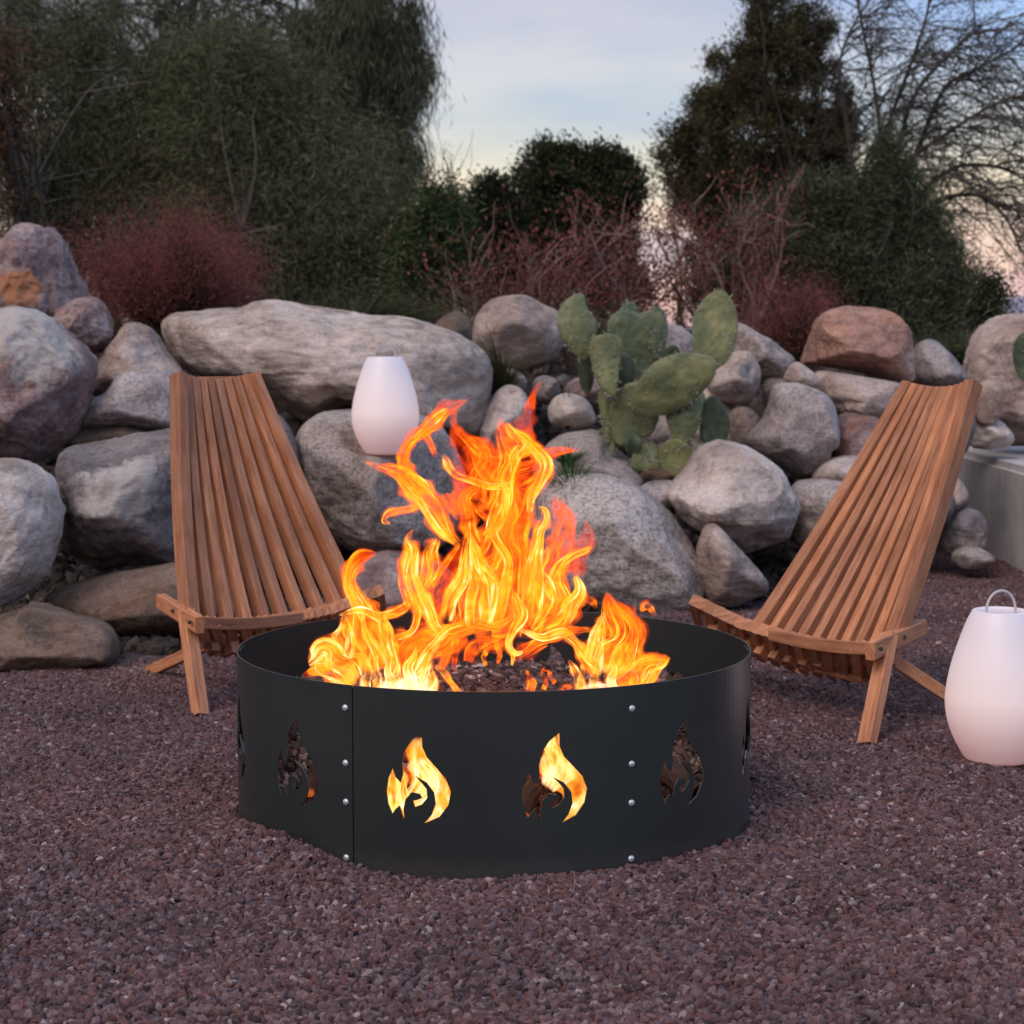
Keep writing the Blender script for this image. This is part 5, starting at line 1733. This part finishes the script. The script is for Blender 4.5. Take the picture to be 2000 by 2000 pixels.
def flame(pts, Y, heat=(0.75, 0.3), flat=0.45, dens=1.0, seed=0, curl=0.02, tipfade=0.22, basefade=0.10, zoom=True, threads=True):
    """one tongue: pts = (x, y, width) from root to tip; a closed body with its own depth, and the bright threads that run in it"""
    rs = np.random.default_rng(seed + 500)
    a = np.array(pts, dtype=float)
    if zoom:
        a[:, 0] = 580 + a[:, 0] * 0.3882
        a[:, 1] = 730 + a[:, 1] * 0.3882
        a[:, 2] *= 0.3882
    a[:, 2] *= 1.10
    sm = catmull(a, 9, closed=False)
    n = len(sm)
    t = np.linspace(0, 1, n)
    ph = rs.uniform(0, 6, 6)
    Yc = Y + curl * (np.sin(t * 4 + ph[0]) + 0.5 * np.sin(t * 9 + ph[1]))
    C = np.array([P(sm[i, 0], sm[i, 1], Yc[i])[:] for i in range(n)])
    wd = np.maximum(sm[:, 2], 1.0) / FPX * Y * 0.5
    L = np.concatenate([[0], np.cumsum(np.linalg.norm(np.diff(C, axis=0), axis=1))])
    # licking waves along the tongue
    tan = np.gradient(C, axis=0)
    tan[:, 1] = 0
    for _ in range(4):
        tan[1:-1] = (tan[:-2] + tan[1:-1] * 2 + tan[2:]) / 4
    tan /= np.linalg.norm(tan, axis=1)[:, None] + 1e-9
    sd = np.stack([tan[:, 2], np.zeros(n), -tan[:, 0]], 1)
    C = C + sd * (wd * 0.16 * np.sin(L * 55 + ph[2]) * np.sin(np.pi * t))[:, None]

    V, H, Fd, Al, Ac, F = [], [], [], [], [], []

    def body(Cc, ww, K, fl, h0, dn, ac_off, jag):
        o = len(V)
        m = len(Cc)
        tt = np.linspace(0, 1, m)
        for i in range(m):
            for k in range(K):
                an = 2 * math.pi * k / K
                cs, sn = math.cos(an), math.sin(an)
                wob = 1 + 0.16 * math.sin(3 * an + ph[0] + tt[i] * 7) + 0.12 * math.sin(5 * an + ph[1] - tt[i] * 11)
                jg = 1 + jag * (0.13 * math.sin(L[i] * 70 + ph[3] + (0 if cs > 0 else 2.0)) + 0.09 * math.sin(L[i] * 150 + ph[4] + (0 if cs > 0 else 1.3)))
                V.append(Cc[i] + sd[i] * (ww[i] * cs * jg) + np.array([0, 1, 0]) * (ww[i] * fl * sn * wob))
                H.append(h0[i])
                f1 = min(1.0, (1 - tt[i]) / tipfade)
                f0 = min(1.0, tt[i] / basefade + 0.05) if basefade else 1
                Fd.append(dn * (0.15 + 0.85 * f1) * f0)
                Al.append(L[i])
                Ac.append(ac_off + cs * ww[i])
        for i in range(m - 1):
            for k in range(K):
                F.append((o + i * K + k, o + i * K + (k + 1) % K, o + (i + 1) * K + (k + 1) % K, o + (i + 1) * K + k))

    hh = heat[0] + (heat[1] - heat[0]) * t
    wide = wd.max() > 0.0055
    body(C, wd, 20, flat, hh - (0.20 if wide and heat[0] < 1.05 else 0), dens * (0.56 if wide else 0.95), 0.0, 1.0)
    if wide:
        body(C, wd * 1.14 + 0.0015, 16, flat, hh * 0.25, dens * 0.26, 9.0, 1.5)
    if threads and wide and dens > 0.5:
        offs = [(-0.80, 0.0), (0.80, 0.0)]
        if wd.max() > 0.012: offs += [(0.0, 0.35), (-0.4, 0.3), (0.45, 0.3)]
        if wd.max() > 0.02: offs += [(0.1, 0.5), (-0.6, 0.4)]
        for j, (of, am) in enumerate(offs):
            q = rs.uniform(0, 6, 3)
            sh = of * (1 - 0.25 * rs.random()) + am * np.sin(L * rs.uniform(12, 30) + q[0]) + 0.05 * np.sin(L * 60 + q[1])
            ta, tb = rs.uniform(-0.2, 0.45), rs.uniform(0.6, 1.2)
            env = smooth(ta, ta + 0.18, t) * (1 - smooth(tb - 0.22, tb, t))
            w2 = env * np.minimum(wd * 0.24, 0.0046) * (0.55 + 0.45 * np.sin(L * rs.uniform(25, 60) + q[2])) + 0.0003
            Cc = C + sd * (wd * np.clip(sh, -0.92, 0.92))[:, None] + np.array([0, 1, 0]) * (-(wd * flat * np.sqrt(np.clip(1 - sh ** 2, 0, 1)) * (1 if j % 2 else 0.3)))[:, None]
            body(Cc, w2, 8, 0.8, np.minimum(hh + 0.20 - 0.10 * (j % 3 == 2), 1.25), dens * 0.85, 3.0 * j, 0.3)
    return mesh_obj('flame', V, F, M_flame, fire, smooth_shade=True, attrs={'hotness': H, 'fade': Fd, 'along': Al, 'across': Ac})


FL = [
    # --- upper left wing and hook
    ([(810, 860, 40), (740, 770, 95), (670, 660, 120), (600, 570, 120), (520, 510, 90), (440, 475, 50), (345, 445, 8)], 3.62, (0.62, 0.40), 0.9),
    ([(800, 850, 20), (720, 790, 34), (650, 700, 34), (600, 600, 30), (530, 540, 20), (450, 490, 10)], 3.58, (1.0, 0.7), 1.0),
    ([(640, 640, 20), (590, 672, 34), (520, 690, 34), (460, 705, 30), (437, 742, 24), (470, 752, 8)], 3.60, (0.7, 0.7), 0.9),
    ([(620, 600, 60), (555, 520, 80), (530, 430, 60), (565, 350, 50), (640, 280, 64), (710, 215, 84), (780, 165, 56), (858, 132, 6)], 3.66, (0.45, 0.18), 0.85),
    ([(590, 330, 16), (640, 280, 34), (700, 220, 46), (740, 190, 30), (765, 170, 8)], 3.62, (0.9, 0.75), 0.9),
    ([(780, 180, 20), (800, 260, 30), (850, 330, 46), (930, 390, 70), (1020, 420, 80)], 3.70, (0.2, 0.3), 0.7),
    ([(1080, 560, 40), (980, 565, 36), (880, 540, 34), (800, 510, 36), (765, 460, 42), (735, 405, 14)], 3.56, (0.85, 0.95), 1.0),
    ([(900, 860, 60), (860, 740, 80), (840, 640, 70), (870, 600, 50), (915, 570, 14)], 3.64, (0.5, 0.35), 0.8),
    # --- centre crown
    ([(1010, 800, 120), (1040, 680, 140), (1050, 560, 110), (1070, 450, 110), (1050, 360, 90), (1035, 290, 66), (1020, 215, 6)], 3.60, (0.7, 0.30), 0.95),
    ([(1080, 500, 30), (1100, 420, 70), (1140, 350, 80), (1090, 300, 60), (1050, 250, 20)], 3.57, (0.85, 0.55), 0.9),
    ([(1170, 700, 30), (1180, 620, 50), (1230, 540, 60), (1250, 460, 70), (1200, 380, 60), (1130, 310, 36), (1080, 270, 8)], 3.56, (0.85, 0.6), 0.95),
    ([(1100, 640, 60), (1080, 560, 110), (1150, 500, 120), (1200, 460, 80), (1280, 400, 60), (1420, 385, 6)], 3.70, (0.25, 0.05), 0.6),
    ([(1150, 420, 100), (1150, 300, 90), (1165, 200, 60), (1185, 120, 30), (1225, 40, 6)], 3.74, (0.12, 0.0), 0.5),
    ([(900, 640, 60), (960, 700, 100), (1000, 640, 90), (1000, 560, 70), (930, 470, 60), (900, 380, 50)], 3.68, (0.35, 0.2), 0.7),
    ([(940, 820, 40), (1000, 770, 60), (1045, 690, 50), (1050, 600, 40), (1030, 520, 16)], 3.55, (0.85, 0.8), 1.0),
    # --- body
    ([(900, 1300, 190), (900, 1150, 220), (920, 1000, 190), (980, 860, 150), (1030, 740, 120), (1050, 640, 80)], 3.66, (0.55, 0.35), 0.75),
    ([(1100, 1320, 240), (1120, 1180, 260), (1110, 1040, 240), (1090, 900, 190), (1100, 780, 150), (1130, 660, 100), (1160, 560, 30)], 3.70, (0.5, 0.28), 0.75),
    ([(740, 1240, 70), (770, 1140, 80), (825, 1050, 74), (845, 930, 56), (860, 830, 34), (866, 745, 6)], 3.54, (0.85, 0.75), 1.0),
    ([(960, 1260, 110), (975, 1130, 120), (950, 1010, 90), (900, 900, 60), (880, 820, 20)], 3.52, (0.85, 0.7), 0.95),
    ([(870, 1260, 50), (880, 1120, 56), (900, 980, 50), (885, 880, 30), (880, 800, 8)], 3.50, (1.0, 0.8), 0.8),
    ([(1010, 1250, 50), (1040, 1100, 60), (1060, 950, 50), (1010, 850, 40), (990, 790, 44), (1040, 740, 30), (1110, 720, 10)], 3.53, (0.8, 0.6), 0.95),
    ([(1130, 1140, 60), (1150, 1000, 80), (1130, 880, 60), (1110, 800, 30)], 3.58, (0.5, 0.4), 0.8),
    ([(1170, 1220, 110), (1190, 1060, 110), (1200, 920, 76), (1215, 800, 52), (1250, 730, 50), (1245, 685, 30), (1215, 670, 6)], 3.57, (0.75, 0.8), 0.95),
    ([(1200, 1180, 90), (1270, 1050, 120), (1320, 900, 130), (1350, 780, 130), (1330, 690, 90), (1290, 620, 30)], 3.72, (0.3, 0.05), 0.55),
    ([(1380, 1020, 60), (1420, 940, 90), (1450, 850, 80), (1460, 780, 40), (1450, 740, 6)], 3.72, (0.15, 0.0), 0.5),
    ([(1290, 1260, 150), (1320, 1150, 160), (1310, 1050, 100), (1330, 960, 60), (1390, 910, 44), (1450, 890, 30), (1485, 865, 6)], 3.58, (0.75, 0.6), 0.95),
    ([(1300, 1150, 40), (1260, 1050, 60), (1225, 990, 50), (1245, 920, 40), (1265, 870, 10)], 3.54, (0.95, 0.8), 0.95),
    ([(1330, 1250, 90), (1390, 1160, 80), (1420, 1090, 60), (1400, 1010, 16)], 3.54, (0.85, 0.7), 0.95),
    ([(1380, 1110, 40), (1440, 1130, 40), (1490, 1150, 30), (1505, 1185, 10)], 3.55, (0.8, 0.7), 0.85),
    # --- left middle pair
    ([(700, 1290, 60), (650, 1180, 90), (600, 1080, 100), (570, 970, 96), (575, 880, 70), (560, 830, 40), (585, 785, 5)], 3.55, (0.85, 0.7), 0.95),
    ([(640, 1090, 30), (660, 1000, 90), (670, 920, 90), (690, 860, 60), (705, 825, 30)], 3.58, (0.5, 0.75), 0.85),
    ([(640, 1120, 20), (690, 1040, 34), (740, 960, 30), (800, 880, 20), (820, 850, 6)], 3.56, (0.6, 0.5), 0.8),
    ([(560, 1180, 20), (530, 1080, 34), (525, 990, 24), (500, 920, 5)], 3.60, (0.5, 0.2), 0.7),
    ([(740, 1320, 40), (690, 1260, 50), (660, 1170, 56), (620, 1080, 50), (590, 1010, 30)], 3.50, (1.0, 0.9), 0.9),
    # --- far left
    ([(420, 1500, 150), (390, 1380, 190), (340, 1250, 160), (300, 1150, 90), (270, 1060, 66), (280, 980, 74), (320, 920, 80), (400, 905, 14)], 3.46, (0.95, 0.22), 0.95),
    ([(330, 1180, 40), (275, 1090, 30), (262, 1010, 26), (290, 950, 16)], 3.43, (1.0, 0.6), 0.9),
    ([(300, 1560, 120), (240, 1500, 200), (180, 1440, 220), (140, 1400, 170), (100, 1440, 80), (60, 1462, 30)], 3.40, (0.95, 0.85), 0.95),
    ([(230, 1420, 120), (250, 1340, 130), (240, 1270, 70), (235, 1210, 20)], 3.44, (0.9, 0.75), 0.9),
    ([(420, 1230, 44), (350, 1195, 44), (280, 1195, 32), (212, 1215, 6)], 3.40, (1.0, 0.95), 1.0),
    ([(350, 1200, 40), (430, 1220, 46), (510, 1190, 44), (560, 1150, 36), (545, 1080, 12)], 3.45, (0.8, 0.7), 0.9),
    ([(500, 1330, 30), (580, 1290, 34), (610, 1210, 36), (590, 1140, 26), (560, 1060, 12)], 3.48, (0.85, 0.8), 0.9),
    ([(480, 1500, 90), (470, 1400, 90), (440, 1290, 80), (430, 1210, 40)], 3.42, (0.95, 0.8), 0.9),
    # --- low sheets
    ([(480, 1330, 90), (600, 1330, 110), (740, 1300, 90), (860, 1270, 80), (980, 1260, 60)], 3.60, (0.45, 0.5), 0.6),
    ([(560, 1450, 120), (640, 1400, 140), (740, 1340, 90), (800, 1290, 30)], 3.48, (0.25, 0.35), 0.7),
    ([(600, 1560, 80), (640, 1450, 60), (700, 1350, 46), (760, 1290, 40), (840, 1260, 24)], 3.40, (0.95, 0.7), 0.9),
    ([(720, 1500, 20), (760, 1400, 40), (820, 1310, 40), (900, 1260, 60), (1000, 1270, 40), (1100, 1210, 20)], 3.50, (0.4, 0.8), 0.8),
    ([(900, 1340, 110), (980, 1330, 110), (1060, 1290, 80)], 3.60, (0.3, 0.4), 0.6),
    ([(820, 1610, 30), (770, 1550, 30), (730, 1490, 34), (690, 1470, 16)], 3.38, (0.8, 0.8), 0.8),
    ([(1140, 1400, 14), (1100, 1405, 30), (1065, 1360, 30), (1085, 1290, 46), (1130, 1210, 80), (1105, 1140, 50), (1085, 1090, 8)], 3.48, (0.95, 0.8), 1.0),
    ([(1080, 1470, 10), (1085, 1420, 22), (1078, 1370, 22), (1060, 1300, 16)], 3.46, (0.8, 0.8), 0.8),
    ([(1540, 1500, 90), (1460, 1440, 70), (1400, 1350, 56), (1340, 1300, 56), (1240, 1330, 40), (1160, 1300, 26), (1110, 1280, 8)], 3.44, (1.0, 0.85), 1.0),
    ([(1150, 1400, 20), (1210, 1350, 44), (1300, 1310, 60), (1400, 1290, 40), (1490, 1290, 16)], 3.52, (0.5, 0.5), 0.8),
    ([(1180, 1290, 80), (1260, 1230, 130), (1330, 1180, 110)], 3.56, (0.7, 0.6), 0.85),
    # --- right lobe
    ([(1560, 1520, 130), (1620, 1420, 240), (1640, 1320, 230), (1600, 1230, 150), (1575, 1160, 84), (1560, 1100, 8)], 3.44, (1.0, 0.10), 0.95),
    ([(1480, 1440, 70), (1500, 1350, 90), (1530, 1270, 60), (1545, 1200, 14)], 3.40, (0.95, 0.8), 0.95),
    ([(1600, 1560, 120), (1690, 1520, 130), (1760, 1470, 100), (1830, 1450, 70), (1868, 1420, 24)], 3.42, (0.85, 0.5), 0.9),
    ([(1760, 1580, 20), (1790, 1520, 40), (1840, 1460, 30), (1868, 1430, 10)], 3.39, (0.9, 0.85), 0.9),
    ([(1730, 1200, 8), (1755, 1165, 40), (1785, 1190, 26), (1800, 1220, 8)], 3.60, (0.5, 0.5), 0.8),
    # --- small licks at the foot
    ([(860, 1450, 50), (880, 1400, 70), (930, 1360, 80), (1000, 1340, 50)], 3.56, (0.12, 0.25), 0.55),
    ([(1090, 1440, 40), (1130, 1400, 70), (1190, 1370, 80), (1260, 1350, 40)], 3.54, (0.15, 0.3), 0.55),
    ([(950, 1470, 16), (940, 1430, 26), (955, 1390, 22), (945, 1350, 6)], 3.48, (0.5, 0.5), 0.7),
    ([(1010, 1460, 16), (1020, 1410, 26), (1005, 1370, 22), (1015, 1330, 6)], 3.50, (0.4, 0.5), 0.7),
    ([(1240, 1590, 20), (1250, 1550, 26), (1235, 1510, 20), (1250, 1470, 5)], 3.40, (0.4, 0.2), 0.7),
    ([(350, 1600, 60), (345, 1540, 50), (360, 1480, 36), (350, 1430, 8)], 3.37, (1.15, 0.7), 0.9),
    ([(400, 1600, 60), (410, 1530, 46), (395, 1470, 30), (405, 1410, 6)], 3.37, (1.2, 0.6), 0.9),
    ([(450, 1610, 60), (465, 1550, 50), (455, 1490, 36), (475, 1420, 8)], 3.36, (1.25, 0.7), 0.9),
    ([(510, 1610, 70), (520, 1550, 56), (505, 1500, 40), (515, 1450, 8)], 3.36, (1.3, 0.7), 0.9),
    ([(560, 1610, 70), (575, 1540, 60), (560, 1480, 50), (590, 1420, 30), (600, 1370, 6)], 3.37, (1.3, 0.5), 0.9),
    ([(620, 1610, 70), (640, 1550, 50), (630, 1500, 40), (655, 1440, 10)], 3.37, (1.25, 0.6), 0.9),
    ([(680, 1610, 50), (690, 1550, 40), (670, 1490, 26), (680, 1440, 6)], 3.37, (1.1, 0.5), 0.9),
    ([(520, 1480, 60), (540, 1420, 90), (580, 1380, 100), (640, 1350, 80), (680, 1310, 20)], 3.48, (0.15, 0.2), 0.6),
    ([(700, 1420, 40), (740, 1400, 50), (800, 1360, 60), (860, 1330, 30)], 3.52, (0.1, 0.2), 0.6),
    ([(1430, 1600, 50), (1425, 1540, 40), (1440, 1490, 24), (1430, 1450, 6)], 3.37, (1.1, 0.6), 0.9),
    ([(1500, 1600, 60), (1490, 1540, 46), (1505, 1490, 30), (1500, 1450, 6)], 3.37, (1.2, 0.7), 0.9),
    ([(1590, 1600, 60), (1580, 1540, 50), (1600, 1490, 30), (1590, 1440, 6)], 3.37, (1.15, 0.6), 0.9),
    ([(1680, 1590, 40), (1700, 1540, 40), (1690, 1490, 26), (1710, 1450, 6)], 3.38, (1.0, 0.5), 0.9),
    ([(680, 640, 60), (640, 590, 90), (590, 540, 80), (540, 505, 50), (480, 480, 20)], 3.60, (0.8, 0.6), 0.8),
    ([(800, 700, 60), (830, 600, 110), (850, 500, 120), (830, 400, 90), (800, 320, 60), (790, 250, 16)], 3.70, (0.12, 0.05), 0.42),
    ([(900, 640, 90), (930, 540, 120), (960, 450, 120), (940, 370, 70), (880, 320, 16)], 3.68, (0.35, 0.15), 0.6),
    ([(620, 1240, 120), (680, 1140, 140), (740, 1040, 110), (790, 930, 60), (820, 850, 10)], 3.66, (0.25, 0.1), 0.5),
    ([(700, 420, 20), (660, 330, 30), (620, 300, 40), (560, 360, 40), (540, 440, 40), (570, 500, 30)], 3.64, (0.35, 0.3), 0.7),
    ([(880, 700, 50), (820, 690, 70), (770, 650, 60), (740, 600, 30)], 3.66, (0.4, 0.2), 0.7),
    # --- white hot foot, left and right
    ([(320, 1630, 60), (430, 1620, 110), (540, 1620, 120), (640, 1620, 110), (720, 1630, 40)], 3.38, (1.5, 1.5), 1.0),
    ([(400, 1620, 60), (500, 1590, 80), (600, 1560, 80), (650, 1480, 50), (680, 1410, 16)], 3.36, (1.4, 0.7), 0.9),
    ([(1400, 1610, 40), (1480, 1600, 80), (1560, 1595, 90), (1640, 1600, 40)], 3.38, (1.35, 1.35), 1.0),
    ([(1440, 1600, 50), (1420, 1540, 50), (1390, 1480, 34), (1368, 1440, 8)], 3.36, (1.0, 0.9), 0.95),
    # --- embers flicking
    ([(1170, 1600, 40), (1180, 1560, 44), (1165, 1520, 20), (1155, 1485, 4)], 3.38, (0.45, 0.3), 0.8),
    ([(1300, 1560, 20), (1280, 1530, 26), (1262, 1500, 16), (1240, 1490, 4)], 3.40, (0.35, 0.2), 0.7),
    ([(1330, 1610, 20), (1350, 1580, 30), (1390, 1570, 10)], 3.38, (0.4, 0.3), 0.7),
    ([(800, 1500, 10), (790, 1440, 30), (800, 1380, 30), (790, 1330, 10)], 3.50, (0.2, 0.3), 0.7),
]
for i, (pts, Y, ht, dn) in enumerate(FL):
    flame(pts, Y, ht, dens=dn, seed=i)
# flames behind the cutouts of the front wall (photo pixels)
IN = [([(800, 1660, 40), (790, 1600, 70), (770, 1540, 60), (765, 1480, 20)], 3.17, (1.1, 0.9)),
      ([(850, 1650, 40), (860, 1590, 60), (840, 1530, 60), (820, 1480, 50), (815, 1440, 20)], 3.19, (1.15, 0.9)),
      ([(800, 1590, 30), (830, 1530, 60), (820, 1480, 40)], 3.16, (1.2, 1.0)),
      ([(1120, 1640, 36), (1130, 1580, 50), (1110, 1530, 60), (1085, 1480, 50), (1080, 1440, 16)], 3.18, (1.15, 0.95)),
      ([(1070, 1540, 30), (1095, 1500, 60), (1085, 1450, 40), (1090, 1420, 10)], 3.16, (1.2, 1.0)),
      ([(900, 1700, 60), (930, 1600, 120), (920, 1500, 100), (900, 1420, 30)], 3.26, (0.9, 0.6)),
      ([(770, 1680, 60), (745, 1600, 90), (730, 1520, 60), (740, 1450, 16)], 3.24, (1.0, 0.7)),
      ([(1170, 1680, 50), (1180, 1600, 60), (1150, 1520, 50), (1150, 1450, 10)], 3.26, (0.9, 0.6))]
for i, (pts, Y, ht) in enumerate(IN):
    flame(pts, Y, ht, dens=1.0, seed=200 + i, zoom=False, threads=(i % 2 == 0))

for i, (bx_, w_, h_, Y_, lb) in enumerate([((200, 650), 190, 70, 8.6, 'dark low growth between the pointed boulder and the long one'),
                                          ((930, 660), 190, 70, 8.9, 'dark low growth left of the round pinkish boulder'),
                                          ((1180, 660), 260, 60, 9.0, 'dark low growth behind the cactus'),
                                          ((1840, 690), 190, 60, 9.0, 'dark low growth right of the rust red boulder')]):
    grass_clump('shrub', lb, 'shrub', bx_, w_, h_, Y_, 1600, 90 + i, (M_grass, M_leaf_juniper), 6000, 1.0, 'shrubs behind the boulders')
